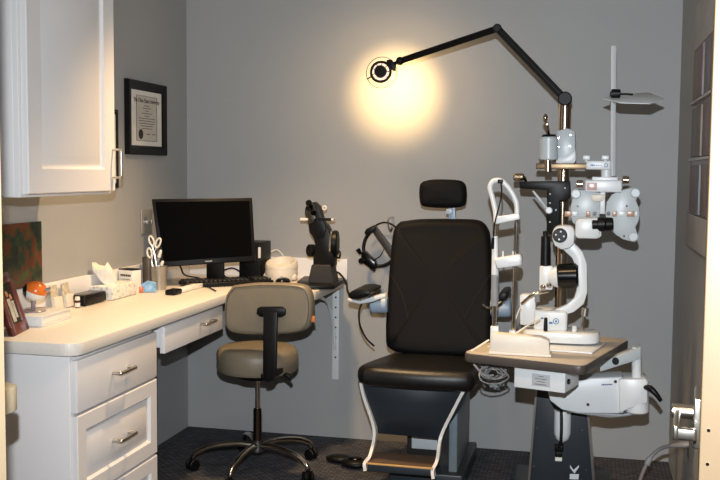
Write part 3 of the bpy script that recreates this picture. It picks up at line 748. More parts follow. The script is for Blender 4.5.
# armrests
AY = 3.88
def arm(side):
    ar = G()
    if side < 0:
        ar.pp([(347, 295), (352, 290.5), (362, 289.5), (371, 291.5), (369, 296), (360, 299.5), (350, 299.5)], AY-.14, .22, .008)
        o = ar.build('arm_pad', BLACK, t)
        g = G(); g.pp([(347, 299), (360, 301), (371, 297), (384, 294), (386, 297), (372, 302), (360, 304), (349, 302)], AY-.08, .05, .003); g.build('arm_bracket', INST, t)
        g = G(); g.cyl(at(371, 304.5, AY+.06), at(388, 304.5, AY+.06), .036, bev=.006); g.build('arm_pivot', BLUEW, t)
    else:
        ar.pp([(497, 297), (500, 293), (506, 292), (508, 296), (506, 301), (497, 302)], AY-.14, .20, .006)
        ar.build('arm_pad', BLACK, t)
        g = G(); g.tube([at(482, 305, AY-.06), at(488, 308, AY-.06), at(498, 306, AY-.06), at(506, 300, AY)], .006, 8); g.build('arm_bracket', CHROME, t)
        g = G(); g.cyl(at(491, 307.5, AY+.06), at(511, 307.5, AY+.06), .04, bev=.006); g.build('arm_pivot', BLUEW, t)
arm(-1); arm(1)
g = G(); g.tube([at(362, 303, 3.85), at(359, 312, 3.85), at(360, 325, 3.87), at(366, 338, 3.9), at(374, 346, 3.93)], .004, 8)
solo(g, 'dangling_cord', BCABLE, 'black cord hanging from the left armrest of the exam chair', 'cord')

# ------------------------------------------------------------------ headset on the back wall
hc = at(379, 247, YB-.10)
t = thing('headset', V((hc.x, YB-.05, hc.z-.1)), 'black head worn ophthalmoscope hanging on the back wall', 'headset')
g = G(); HY = YB-.10
g.tube([at(a, b, HY) for a, b in ((372, 230), (366, 238), (363.5, 248), (366, 258), (373, 264.5), (381, 266), (389, 263), (394, 258))], .008, 10, 6, 1)
g.tube([at(a, b, HY+.05) for a, b in ((369, 232), (375, 226), (383, 222.5), (391, 224), (397, 229), (400, 238))], .004, 10, 6)
g.build('headband', BLACK, t)
g = G(); A, B = at(373, 226, HY), at(396, 262, HY+.02)
g.pp([(371, 230), (375.5, 225), (398, 255), (393, 262)], HY-.005, .012, .003); g.build('strap', mat('worn_leather', (46, 40, 38), .5, noise=.2), t)
g = G(); g.pp([(364, 233), (366, 229), (374, 225), (376, 228), (372, 233), (366, 235)], HY-.02, .04, .004); g.build('rear_pad', BLACK, t)
g = G(); g.pp([(361, 253), (364, 251), (375, 262), (376, 269), (372, 270), (361, 262)], HY-.04, .05, .004); g.cyl(at(357.5, 249, HY-.03), at(361, 254, HY-.03), .011, .008, bev=.002); g.cyl(at(361, 261, HY-.05), at(364, 261, HY-.01), .014, bev=.002); g.sph(at(374, 270, HY-.03), .008, n=12); g.build('optics', BLACKG, t)
g = G(); g.tube([at(372, 260, HY), at(380, 256, HY+.04), at(385, 245, HY+.04), at(383, 235, HY+.05)], .002, 8); g.build('wire', BCABLE, t)
g = G(); g.tube([V((at(389, 218, HY).x, YB-.001, at(389, 218, HY).z)), at(388.5, 219, HY+.02), at(388.5, 226, HY), at(390.5, 231, HY-.01), at(392, 227, HY-.02)], .0045, 8)
solo(g, 'wall_hook', CHROME, 'small chrome hook holding the black headset on the wall', 'hook')

# ------------------------------------------------------------------ instrument stand
PY = 3.80
pc = at(561, 470, 3.72)
pxx = at(564, 150, PY).x
t = thing('instrument_stand', (pxx, 3.85, 0), 'tall ophthalmic instrument stand with dark column and chrome pole', 'instrument stand')
CY = 3.64
bl, br_ = at(529, 480, CY), at(593.5, 480, CY); tl, tr = at(536.5, 388, CY), at(586, 388, CY)
def ex(p_, q_, z): f = (z-p_.z)/(q_.z-p_.z); return p_+(q_-p_)*f
z1_ = at(560, 365, CY).z
P4 = [ex(bl, tl, .035), ex(br_, tr, .035), ex(br_, tr, z1_), ex(bl, tl, z1_)]
P4 = [V((p_.x, CY, p_.z)) for p_ in P4]
G().prism(P4, (0, .26, 0), .006).build('column', SLATE, t)
for i, (a, b) in enumerate(((P4[0], P4[3]), (P4[1], P4[2]))):
    e_ = V((.004*(1 if i else -1), 0, 0)); g = G(); g.prism([a+e_*-1+V((0, -.003, 0)), a+e_+V((0, -.003, 0)), b+e_+V((0, -.003, 0)), b-e_+V((0, -.003, 0))], (0, .26, 0)); g.build('edge_trim', NICKEL, t)
cxm = (P4[0].x+P4[1].x)/2
G().bb((P4[0].x-.07, CY-.10, .002), (P4[1].x+.07, CY+.42, .04), .01).build('base_plate', SLATE, t)
g = G()
for a, b in ((537, 428), (582.5, 430), (534, 466), (586, 470), (538.5, 400)): c = at(a, b, CY); g.cyl(c+V((0, -.002, 0)), c, .0035, n=12)
g.build('screw', CHROME, t)
g = G(); g.pp([(570, 465), (573.5, 470), (579, 465.2), (579, 467), (574.5, 473.5), (570.2, 468)], CY-.0015, .0018); g.pp([(569.8, 474), (578.8, 474.2), (578.5, 479.5), (569.6, 479.2)], CY-.0015, .0018)
g.build('logo', INST, t)
# pole
ztop = at(565, 104, PY).z
G().cyl((pxx, PY+.0, z1_-.02), (pxx, PY, ztop), .0225, n=32).build('pole', BRASS, t)
# counterbalance head
g = G(); g.pp([(557, 131), (567, 128), (575, 131), (575.5, 150), (574, 162), (557, 162)], PY-.10, .14, .005); g.build('arm_carriage', INSTG, t)
g = G(); c0 = at(548.5, 160, PY-.14); c1 = at(548.5, 137, PY-.14); g.cyl(c0, c1, .035, n=32, bev=.004); g.build('counterweight', INSTG, t)
g = G(); g.pp([(556, 163.5), (556, 158), (566, 156), (575.5, 150), (576, 160), (574, 163.5)], PY-.12, .10, .003); g.build('carriage_foot', INST, t)
g = G(); g.cyl(at(549, 137, PY-.14), at(549, 134.5, PY-.14), .028, .024); g.build('counterweight_cap', BLACK, t)
g = G(); g.cyl(at(548, 172, PY-.14), at(548, 158, PY-.14), .013, n=20, bev=.002); g.build('guide_rod', BRASS, t)
g = G(); g.tube([at(549, 135, PY-.14), at(547.5, 126, PY-.16), at(546, 122, PY-.16)], .005, 8); g.sph(at(545.3, 118, PY-.16), .012, (.8, .8, 1.3), 16); g.build('release_lever', BRASS, t)
g = G()
for a, b in ((558.5, 138), (570.5, 135), (570, 146), (558.5, 147)): c = at(a, b, PY-.105); g.cyl(c, c+V((0, .008, 0)), .003, n=12)
g.build('bolt', CHROME, t)
g = G(); g.bb(at(536, 169, PY-.10), at(592, 163.5, PY-.10)+V((0, .04, 0)), .003); g.build('phoropter_arm', mat('bronze_bar', (120, 98, 72), .35, .6), t)
# black bracket arm
g = G(); KY = PY-.10
g.pp([(519, 181.5), (570, 181), (571, 197), (566, 201), (560, 201), (560, 235), (546.5, 234), (547, 190), (520, 188.5)], KY, .07, .003); g.build('bracket_arm', BLACK, t)
g = G()
for i, (a, b) in enumerate(((550, 194), (550, 203), (556, 210), (550, 222), (556, 228), (565, 188))): c = at(a, b, KY); g.cyl(c+V((0, -.002, 0)), c, .0035, n=12)
g.build('socket_screw', GREYP, t)
g = G(); g.tube([at(533, 191, KY-.03), at(541, 201, KY-.03), at(547, 209, KY-.02)], [.004, .006, .006], 10); g.cyl(at(549, 210.5, KY-.045), at(549, 210.5, KY), .013, bev=.003); g.build('clamp_lever', INSTG, t)
g = G(); g.cyl(at(513.5, 177, KY+.02), at(524, 177, KY+.02), .014, bev=.004); g.cyl(at(524, 177, KY+.02), at(526, 181, KY+.03), .006); g.build('arm_knob', BRASS, t)
# lower swing arm
AYY = 3.45
g = G(); g.pp([(547.5, 391), (560, 386), (590, 378), (622, 377), (624, 380), (624, 413), (617, 414), (578, 413.5), (562, 410), (550, 401)], AYY, .11, .012, 1, 3); g.build('swing_arm', INST, t)
g = G(); [g.box(at(602+1.6*k_, 384.8-.05*k_, AYY-.0004), (.0042, .001, .0052 if k_ % 2 else .0040)) for k_ in range(7)]; g.build('lettering', mat('navy_print', (30, 50, 110), .5), t)
g = G(); g.pp([(618.5, 379), (646, 379), (648, 382), (647.5, 403), (636, 407), (619.5, 413)], AYY-.01, .12, .006); g.cyl(at(637, 412, AYY+.03), at(637, 379, AYY+.03), .04, n=28, bev=.004); g.build('arm_joint', INST, t)
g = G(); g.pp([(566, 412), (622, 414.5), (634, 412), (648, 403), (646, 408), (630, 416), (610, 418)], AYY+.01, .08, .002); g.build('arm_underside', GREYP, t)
g = G(); g.cyl(at(636.5, 381, AYY+.03), at(636.5, 347, AYY+.03), .0165, n=24); g.build('riser_post', INST, t)
g = G(); g.prism([at(600, 363, AYY-.06), at(641, 347, AYY+.01), at(641, 359, AYY+.01), at(600, 372, AYY-.06)], (-.0, .06, 0), .003); g.build('table_bracket', INSTG, t)
g = G(); c = at(615.5, 361, AYY-.045); g.cyl(c+V((0, -.006, 0)), c+V((0, .004, 0)), .012, n=16); g.build('bracket_knob', BLACK, t)
g = G(); g.tube([at(644, 387, AYY+.0), at(650, 388.5, AYY-.02), at(656, 394, AYY-.03), at(661, 401, AYY-.03)], [.008, .012, .009, .007], 12); g.build('lock_lever', BLACK, t)
g = G()
for a, b in ((615.5, 381.5), (588, 404.5), (628.5, 387.5)): c = at(a, b, AYY); g.cyl(c+V((0, -.003, 0)), c, .0055 if a < 620 else .003, n=12)
g.build('cap_screw', DGREY, t)
g = G(); g.cyl(at(621, 376, AYY+.04), at(621, 380, AYY+.04), .026, bev=.002); g.build('pivot_cap', DGREY, t)
g = G(); g.pp([(549, 386), (562, 386), (566, 397), (562, 412), (556, 410), (550, 400)], AYY+.03, .15, .005); g.build('arm_root', BLACK, t)
# handle holster
g = G(); HX = at(562.5, 425, CY-.03)
zt2, zb2 = at(562, 409, CY-.03).z, at(562, 442, CY-.03).z
g.lathe([(0, 0), (.012, .002), (.024, .014), (.031, .035), (.031, zt2-zb2-.004), (.028, zt2-zb2), (0, zt2-zb2)], (HX.x, CY-.031, zb2)); g.build('handle_holster', INST, t)
g = G(); g.tube([at(561, 402, CY-.07), at(561.5, 420, CY-.075), at(561, 440, CY-.07), at(559, 447, CY-.04)], [.006, .006, .006, .006], 10); g.build('holster_cord', BCABLE, t)
g = G(); g.bb(at(554.5, 451, CY-.035), at(563.5, 446, CY-.035)+V((0, .03, 0)), .003); g.bb(at(555, 457, CY-.03), at(562, 452, CY-.03)+V((0, .02, 0)), .003); g.build('connector', BLACK, t)
g = G(); g.bb(at(555, 461, CY-.025), at(562, 457.8, CY-.025)+V((0, .02, 0)), .001); g.build('connector_tip', PAPER, t)

# ------------------------------------------------------------------ exam lamp on the pole
t = thing('exam_lamp', (pxx, PY, ztop), 'black jointed arm lamp on the pole, lit head against the wall', 'lamp')
E0, E1, E2 = at(565, 99, PY), at(497.5, 28.5, PY+.02), at(400, 61, PY+.18)
HD = at(381, 72, PY+.20)
LB = mat('lamp_black', (12, 12, 13), .45, spec=.18)
g = G(); g.cyl(E0+V((0, -.028, 0)), E0+V((0, .028, 0)), .027, bev=.004); g.cyl(V((pxx, PY, ztop-.01)), E0, .016); g.build('base_joint', LB, t)
def barp(a, b, s, name):
    d_ = (b-a).normalized(); n_ = d_.cross(V((0, 1, 0))).normalized(); g = G()
    for q_ in (-1, 1): g.tube([a+n_*q_*s, b+n_*q_*s], .0062, 10, 1)
    g.box((a+b)/2, (.006, .01, 1), 0) if False else None
    R3 = Matrix((d_, n_.cross(d_), n_)).transposed(); g.box((a+b)/2, ((b-a).length, .006, s*2), 0, R3)
    g.build(name, LB, t)
barp(E0, E1, .008, 'lower_arm'); barp(E1, E2, .007, 'upper_arm')
G().cyl(E1+V((0, -.018, 0)), E1+V((0, .018, 0)), .017, bev=.003).build('elbow_joint', LB, t)
g = G(); g.sph(E2, .018, n=18); g.tube([E2, at(394, 64, HD.y), at(391, 68, HD.y)], .008, 10); g.build('head_joint', LB, t)
tgt = at(398, 96, YB); ax = (tgt-HD); ax = V((ax.x*.5, ax.y, ax.z*.5)).normalized()
g = G(); g.lathe([(0, -.03), (.022, -.028), (.026, -.018), (.026, .0), (.0, .0)], HD, ax, n=28); g.build('lamp_cap', LB, t)
g = G(); g.lathe([(.028, -.012), (.0345, -.009), (.0355, -.003), (.028, -.004)], HD, ax, n=28); g.build('vent_ring', mat('vent_glow', (255, 225, 205), .4, emit=.65), t)
g = G()
for k in range(9):
    a = 2*PI*k/9; uu = V((math.cos(a), 0, math.sin(a))); g.tube([HD-ax*.013+uu*.024, HD-ax*.008+uu*.039], .0018, 6, 1)
g.build('vent_rib', LB, t)
g = G(); g.ring(HD-ax*.004, ax, .042, .0055, 40, 10); g.pp([(386, 60), (391, 59), (395, 64), (395, 71), (391, 70), (388, 66)], HD.y-.02, .02, .003); g.build('lamp_ring', LB, t)
g = G(); g.ring(HD+ax*.012, ax, .066, .0014, 56, 6)
uu = V((-.93, 0, -.4)); g.tube([HD+uu*.044, HD+ax*.012+uu*.066], .003, 6, 1); g.build('shade_rim', LB, t)
g = G(); g.lathe([(.0, .004), (.018, .006), (.018, .012), (0, .018)], HD, ax); g.build('bulb', mat('bulb_glow', (255, 215, 150), .4, emit=6), t)
light('exam_lamp_beam', 'SPOT', HD+ax*.03, 24, (1, .62, .24), HD+(at(396, 92, YB)-HD)*1, .012, spot_size=math.radians(78), spot_blend=1)
light('exam_lamp_halo', 'SPOT', HD+ax*.03, 5, (1, .66, .33), HD+(at(396, 100, YB)-HD), .012, spot_size=math.radians(150), spot_blend=.6)

# ------------------------------------------------------------------ phoropter
FY = 3.60
fc = at(605, 212, FY)
t = thing('phoropter', V((fc.x, FY, fc.z)), 'pale grey twin lobed phoropter hanging from the stand arm', 'phoropter')
g = G(); g.pp([(574, 193), (571, 204), (569.7, 215), (572.5, 223), (579, 227), (590, 226), (599.5, 222), (600.5, 193), (590, 190), (580, 189.5)], FY, .06, .006); g.build('left_lens_disc', INSTG, t)
g = G(); g.pp([(612, 194), (620, 190.5), (632, 187), (638, 190), (638.5, 195.5), (636, 200.5), (639, 207), (640, 214), (639, 221), (635.5, 227.5), (637.5, 233), (636, 238.5), (630.6, 241.5), (624, 240), (615.6, 235), (608, 227), (605, 213), (606.5, 202)], FY, .06, .006); g.build('right_lens_disc', INSTG, t)
for a, b in ((635.5, 193), (633.5, 237), (576, 194)): c = at(a, b, FY-.006); G().cyl(c, c+V((0, .066, 0)), .018, bev=.004).build('corner_knob', INSTG, t)
g = G(); g.bb(at(585, 192, FY-.015), at(622, 180.5, FY-.015)+V((0, .09, 0)), .004); g.bb(at(592, 181, FY), at(618, 177, FY)+V((0, .05, 0)), .003); g.build('carrier', INST, t)
G().bb(at(587, 190, FY-.018), at(597, 183, FY-.018)+V((0, .004, 0)), .001).build('scale_window', ROSE, t)
g = G(); g.bb(at(599.5, 214, FY+.0), at(605.5, 192, FY+.0)+V((0, .05, 0)), .002); g.build('bridge', INST, t)
g = G(); g.pp([(590.5, 195), (603, 194), (606, 197), (601, 202), (592, 201)], FY-.012, .014, .003); g.build('forehead_pad', CREAM, t)
for a, b in ((580, 184), (625.5, 180)):
    g = G(); c = at(a, b, FY-.005); g.cyl(c+V((-.012, 0, 0)), c+V((.012, 0, 0)), .015, n=10, bev=.003); g.build('level_knob', BRASS, t)
for a0, a1 in ((564.5, 571.5), (586, 590.3), (612.5, 617), (626.8, 634.5)): G().bb(at(a0, 216.6, FY-.006), at(a1, 211.2, FY-.006)+V((0, .01, 0)), .001).build('amber_window', TAN, t)
for a0, a1 in ((572, 577), (618.5, 625), (635, 637.5)): G().bb(at(a0, 216, FY-.004), at(a1, 211.6, FY-.004)+V((0, .008, 0)), .001).build('scale_plate', INST, t)
g = G()
for a, b, r_ in ((594.6, 213.7, .0075), (608.4, 213.5, .0075), (577.6, 206, .0035), (626.6, 206, .004), (624, 236, .003)): c = at(a, b, FY); g.cyl(c+V((0, -.006, 0)), c+V((0, .003, 0)), r_, n=18)
g.build('aperture', BLACKG, t)
g = G(); g.cyl(at(606.3, 180, FY+.03), at(606.3, 168, FY+.03), .019, bev=.003); g.bb(at(586, 169.5, FY+.0), at(611, 160.8, FY+.0)+V((0, .05, 0)), .004); g.build('hanger', INST, t)
g = G(); [g.box(at(x_, 165.2, FY-.0004), (w__, .001, h__)) for x_, w__, h__ in ((590.9, .0035, .006), (592.3, .0045, .0065), (594, .0045, .0065), (596.3, .006, .003), (598.6, .006, .003), (601, .007, .002))]; g.ring(at(606, 165.3, FY-.001), (0, 1, 0), .006, .0012, 18, 6); g.build('lettering', BLUE, t)
for a in (586.5, 605.3):
    g = G(); g.bb(at(a-3.7, 159.8, FY+.01), at(a+3.7, 155.3, FY+.01)+V((0, .03, 0)), .003); g.cyl(at(a, 162, FY+.025), at(a, 159, FY+.025), .006); g.build('clamp_knob', INST, t)
g = G(); g.cyl(at(613.0, 176, FY+.03), at(613.6, 46, FY+.03), .0088, n=4); rod = g.build('near_point_rod', INST, t)
cz = at(636, 98.5, FY+.02)
cc_ = [(602.5, 99), (611, 95.5), (648, 94), (664.5, 99.5), (650, 103.5), (622, 104)]
c3 = [atz(a, b, cz.z) for a, b in ((604, 99), (612, 95), (648, 94), (664, 99.5), (652, 103), (622, 104))]
# card disc: slightly tilted rounded card held edge-on to the viewer
cxx = at(633, 99, FY).x
P5 = [V((at(602.5, 99, FY).x, FY+.02, at(602, 99, FY+.02).z)), at(613, 96, FY+.10), at(648, 93, FY+.12), at(664, 99.3, FY+.03), at(650, 104.3, FY-.07), at(620, 103.4, FY-.07)]
g = G(); g.prism(P5, (0, 0, .003), .0008); g.build('reading_card', INST, t)
g = G(); g.cyl(at(611, 93.5, FY+.02), at(620.5, 93.5, FY+.02), .016, bev=.003); g.bb(at(610, 95.5, FY+.005), at(617, 91.5, FY+.005)+V((0, .05, 0)), .002); g.tube([at(620, 94, FY), at(627, 94, FY), at(633, 94.5, FY)], .0035, 8); g.build('card_clip', BLACK, t)

# ------------------------------------------------------------------ instrument table
TZ = .665
t_c = [atz(462, 352.5, TZ), atz(585, 366, TZ), atz(630, 339, TZ)]
FLc, FRc, BRc = t_c; BLc = FLc+(BRc-FRc)
t = thing('instrument_table', V(((FLc.x+BRc.x)/2, (FLc.y+BRc.y)/2, TZ-.035)), 'tan topped instrument table with dark edge carried on a swing arm', 'table')
def rpoly(P, r, n=5):
    out = []
    for i, p_ in enumerate(P):
        a = (P[i-1]-p_).normalized(); b = (P[(i+1) % len(P)]-p_).normalized(); 
        for j in range(n+1):
            f = j/n; q0 = p_+a*r*(1-f); q1 = p_+b*r*f; out.append(q0*(1-f)+q1*f)
    return out
PT = rpoly([FLc, FRc, BRc, BLc], .035)
G().prism([p_-V((0, 0, .032)) for p_ in PT], (0, 0, .030), .005).build('edge_band', TEDGE, t)
cen = sum(PT, V())/len(PT)
G().prism([cen+(p_-cen)*.985-V((0, 0, .003)) for p_ in PT], (0, 0, .003), .0008).build('tabletop', TABLE, t)
u = (FRc-FLc).normalized(); v = V((-u.y, u.x, 0)); rt_ = Matrix((u, v, V((0, 0, 1)))).transposed()
# under-table supply box
TY = FRc.y
bq_ = [at(513.5, 389, FLc.y+.07), at(569.5, 390, FRc.y+.05)]
A = atz(513.5, 367, TZ-.034); 
fq = FLc.lerp(FRc, .42); bA = V((at(513.5, 378, fq.y+.015).x, fq.y+.015, 0)); uu = V((u.x, u.y, 0))
wB = .175; zB0, zB1 = TZ-.032-.070, TZ-.034
cB = bA+uu*(wB/2)+v*.08; cB.z = (zB0+zB1)/2
g = G(); g.box(cB, (wB, .15, zB1-zB0), .003, rt_); bxo = g.build('power_box', INST, t)
g = G(); g.box(cB-v*.0755+u*.006, (.062, .001, .040), .0003, rt_); g.build('rating_label', mat('label_grey', (176, 178, 182), .6), bxo)
g = G()
for k, wd in enumerate((.03, .05, .045, .05)): g.box(cB-v*.0762+u*.006+V((0, 0, .013-.009*k)), (wd*(.6 if k in (0, 2) else .8), .0006, .0016), 0, rt_)
g.build('label_print', DGREY, bxo)
g = G(); g.cyl(cB+u*(wB/2)-v*.045, cB+u*(wB/2+.006)-v*.045, .009, n=14); g.build('power_switch', BLACK, bxo)
# cable bundle under the table
g = G(); c = atz(494, 372, TZ-.05); c = V((at(494, 374, FLc.y+.12).x, FLc.y+.12, at(494, 374, FLc.y+.12).z))
random.seed(3)
for k in range(7):
    R0 = .018+.004*k; a0 = random.random()*6; tl_ = random.uniform(-.5, .5)
    pts = [c+V((R0*1.15*math.cos(a0+a)+random.uniform(-.004, .004), .02*math.sin(2*a+k)+.01*tl_, R0*.8*math.sin(a0+a)+tl_*.02)) for a in [i*PI/5 for i in range(11)]]
    g.tube(pts, .0028, 7, 4)
g.tube([c+V((-.07, -.02, .035)), c+V((-.03, -.03, .0)), c+V((.0, -.02, .0))], .004, 7); g.tube([c+V((-.055, 0, .04)), c+V((-.03, .02, .01)), c+V((.02, 0, .03)), c+V((.06, .02, .02))], .004, 7)
solo(g, 'cable_bundle', CABLE, 'tangled bundle of grey cables tied below the instrument table', 'cables')

# ------------------------------------------------------------------ slit lamp
def tz(px, py): p_ = atz(px, py, TZ); return V((p_.x, p_.y, TZ+.0008))
SY0 = tz(562, 349).y    # front of base
t = thing('slit_lamp', tz(560, 348), 'white slit lamp microscope with chin rest frame on the table', 'slit lamp')
bpz = TZ+.0008
# base rails plate
g = G(); P6 = [tz(530, 350), tz(592, 354.5), tz(606, 344.5), tz(545, 341)]; g.prism(P6, (0, 0, .006), .001); g.build('rail_plate', INST, t)
# rounded sled
sl = tz(566, 347); SCY = sl.y+.065
cL, cR = at(523, 335, SCY), at(600, 335, SCY); cxs = (cL.x+cR.x)/2; hws = (cR.x-cL.x)/2
def sup(cx, cy_, z, a, b, n=40, e=.55):
    return [V((cx+a*math.copysign(abs(math.cos(q))**e, math.cos(q)), cy_+b*math.copysign(abs(math.sin(q))**e, math.sin(q)), z)) for q in [2*PI*i/n for i in range(n)]]
zt3 = at(560, 333, SCY-.07).z; zb3 = TZ+.012
g = G(); g.rings([sup(cxs, SCY, z, hws*f, .075*f) for f, z in ((.9, zb3), (.97, zb3+.002), (1, zb3+.008), (1, zt3-.010), (.975, zt3-.002), (.94, zt3), (.5, zt3+.001))]); g.build('base', INST, t)
# movement box with logo
BYY = SCY-.03
g = G(); zz0 = zt3-.002; a, b = at(533.5, 332, BYY), at(567.5, 311.5, BYY); g.bb((a.x, BYY, zz0), (b.x, BYY+.10, b.z), .010, 4); g.build('stage_box', INST, t)
g = G(); g.ring(at(556, 321.3, BYY-.001), (0, 1, 0), .0095, .0013, 26, 6); g.cyl(at(556, 321.3, BYY-.0012), at(556, 321.3, BYY), .004, n=12); g.bb(at(549, 323.8, BYY-.001), at(552.5, 322, BYY-.001)+V((0, .001, 0))); g.bb(at(541, 319, BYY-.001), at(543.5, 317.5, BYY-.001)+V((0, .001, 0))); g.build('logo', BLUE, t)
g = G(); c = at(545.5, 331, SCY-.05); c.z = zt3; g.cyl(c, V((c.x, c.y, at(545.5, 317.5, c.y).z)), .0075, .006, bev=.002); g.build('lock_knob', BLACK, t)
g = G(); c = at(574.5, 328, SCY-.03); c.z = zt3; g.cyl(c, c+V((0, 0, .022)), .0085, bev=.002); g.build('white_button', INST, t)
jx_ = at(583, 332, SCY-.03); jx_.z = zt3; jt = at(584.5, 314, SCY-.03)
g = G(); g.cyl(jx_, jt, .005); g.build('joystick_stem', CHROME, t)
g = G(); g.cyl(jt-(jt-jx_).normalized()*.008, at(585.5, 308, SCY-.03), .013, .0125, n=20, bev=.002); g.build('joystick_grip', NICKEL, t)
# front supply wedge
WY = tz(520, 356).y
g = G(); g.prism([at(491, 336, WY), at(493, 333.5, WY), at(541, 337.5, WY), at(549, 341, WY), V((at(550, 352, WY).x, WY, TZ+.004)), V((at(489, 352, WY).x, WY, TZ+.004))], (0, .05, 0), .004); 
a, b = at(488.5, 350, WY), at(551.5, 350, WY); g.bb((a.x, WY-.004, TZ+.001), (b.x, WY+.06, TZ+.010), .002); g.build('power_supply', CREAM, t)
# chin rest frame
NY = WY+.07
def n(px, py, y=None): return at(px, py, NY if y is None else y)
g = G(); g.tube([n(*q_) for q_ in ((496, 222), (495.5, 212), (492.5, 198), (490, 188), (493, 181.5), (500, 180.5), (506.5, 185.5), (512.5, 194), (516.5, 204), (517, 218))], .0088, 14, 6); g.build('head_frame', INST, t)
g = G(); g.prism([n(495, 216.5), n(519.5, 213), n(520.5, 219), n(496, 224)], (0, -.022, 0), .004, 3); g.build('forehead_band', INST, t)
g = G(); g.cyl(n(495, 237), n(495, 224), .008); g.cyl(n(494, 328), n(494.5, 303), .0085)
g.cyl(n(513, 343), n(516.5, 222), .0075); g.build('post', CHROME, t)
g = G(); g.cyl(n(495, 276), n(495, 236), .0125, .0095, bev=.001); g.build('post_sleeve', INST, t)
g = G(); g.cyl(n(494.5, 306), n(495, 274), .0125, bev=.002); g.cyl(n(494.7, 300), n(494.8, 290), .0135); g.build('height_grip', GREYP, t)
g = G(); a, b = n(490.5, 344), n(499, 326); g.bb((a.x, NY-.015, TZ+.001), (b.x, NY+.015, b.z), .003); a, b = n(509, 344), n(515.5, 330); g.bb((a.x, NY-.012, TZ+.001), (b.x, NY+.012, b.z), .003); g.build('post_foot', INST, t)
g = G(); g.prism([n(495, 257.5), n(521, 253), n(523, 257), n(522, 264.5), n(498, 267.5)], (0, -.05, 0), .007, 3)
for a in (503, 513): g.cyl(n(a, 258, NY-.03), n(a, 251, NY-.03), .003, n=10)
g.build('chin_rest', INST, t)
g = G(); g.bb(n(497.5, 183.5, NY-.012), n(503, 179.5, NY-.012)+V((0, .03, 0)), .003); g.tube([n(501, 182, NY-.015), n(501.5, 195, NY-.02), n(498, 210, NY-.03), n(494.5, 225, NY-.03), n(493, 240, NY-.02)], [.0025, .0025, .0025, .0025, .0025], 8); g.tube([n(493, 238, NY-.02), n(492.5, 249, NY-.02)], .005, 8, 1); g.build('fixation_lamp', BLACK, t)
g = G(); g.tube([n(488, 347, NY-.02), n(500, 342, NY-.05), n(515, 334, NY-.04), n(527, 326, NY-.02), n(540, 318.5, NY+.02)], .003, 8); g.tube([n(470, 352, NY-.02), n(478, 347, NY-.02), n(489, 340, NY)], .0035, 8); g.tube([n(512, 330), n(517, 315), n(521, 306)], .0025, 8); g.build('power_lead', CREAM, t)
# arm C-shape and optics
AY2 = SCY-.0
g = G(); g.pp([(521, 318), (545, 314), (566, 305), (574, 298), (576.5, 290), (577, 270), (572, 258), (556, 243), (560, 233), (567, 236), (583, 252), (587, 264), (587.5, 292), (584, 304), (574, 312), (548, 321), (524, 326)], AY2-.01, .035, .004); g.build('microscope_arm', INST, t)
g = G(); g.pp([(519.5, 296), (523, 294.5), (535, 295), (536, 314), (533, 325), (520, 325)], AY2-.02, .05, .005); c = at(531.5, 313.5, AY2-.022); g.cyl(c+V((0, -.006, 0)), c+V((0, .003, 0)), .007, n=16); g.build('lamp_column', INST, t)
g = G(); g.tube([at(522, 304, AY2-.02), at(530, 297, AY2-.03), at(538, 293, AY2-.03), at(548, 291, AY2-.02)], .0075, 10); c = at(549, 285, AY2-.04); g.sph(c, .010, n=14); c = at(543, 287, AY2-.04); g.sph(c, .010, n=14); g.build('tilt_linkage', CHROME, t)
g = G(); g.pp([(539.5, 266), (553, 266), (552.5, 290), (539, 291)], AY2-.02, .05, .005); g.build('lamp_body', INST, t)
g = G(); c0, c1 = at(545.5, 267, AY2), at(545.8, 236, AY2); g.cyl(c0, c1, .0185, .0165, n=20, bev=.002); g.cyl(c1, at(544.3, 231, AY2), .010, .006); g.build('lamp_housing', BLACK, t)
g = G(); c0, c1 = at(548, 277, AY2), at(558, 276.5, AY2); g.cyl(c0, c1, .030, .040, n=28, bev=.003); g.build('barrel_collar', INST, t)
g = G(); c0, c1 = at(556.5, 276, AY2), at(578.5, 275.5, AY2); g.cyl(c0, c1, .043, .046, n=32, bev=.008); g.build('drum', BLACKG, t)
g = G(); g.pp([(552.5, 231), (555.5, 227), (562, 225.5), (572, 226.5), (575, 232), (574, 244), (570, 248), (562, 250), (554.5, 246), (552, 238)], AY2-.045, .09, .007); g.build('magnification_body', INST, t)
g = G(); c = at(560, 235.3, AY2-.045); g.cyl(c+V((0, -.012, 0)), c+V((0, .004, 0)), .0255, bev=.003); g.build('magnification_dial', BLACK, t)
g = G()
for k in range(4):
    a = PI/4+k*PI/2+.6; c2 = c+V((.014*math.cos(a), -.0125, .014*math.sin(a))); g.cyl(c2, c2+V((0, -.002, 0)), .0032, n=10)
g.build('dial_dot', INST, t)
g = G(); g.pp([(575.5, 221), (579, 218.5), (598, 218), (600, 221), (599.5, 236), (597, 239), (577, 238.5), (575, 235)], AY2-.05, .10, .007); g.pp([(597, 223), (601, 225), (601.5, 236), (598, 238.5), (595, 238)], AY2-.04, .08, .003); g.build('prism_body', INST, t)
for dyy in (-.035, .035):
    g = G(); c0, c1 = at(592, 224.5, AY2+dyy), at(613.5, 224, AY2+dyy); L_ = c1-c0
    g.cyl(c0, c0+L_*.3, .022, bev=.002); g.cyl(c0+L_*.25, c0+L_*.62, .0255, bev=.003); g.cyl(c0+L_*.6, c1, .024, .0225, bev=.004); g.build('eyepiece', BLACK, t)

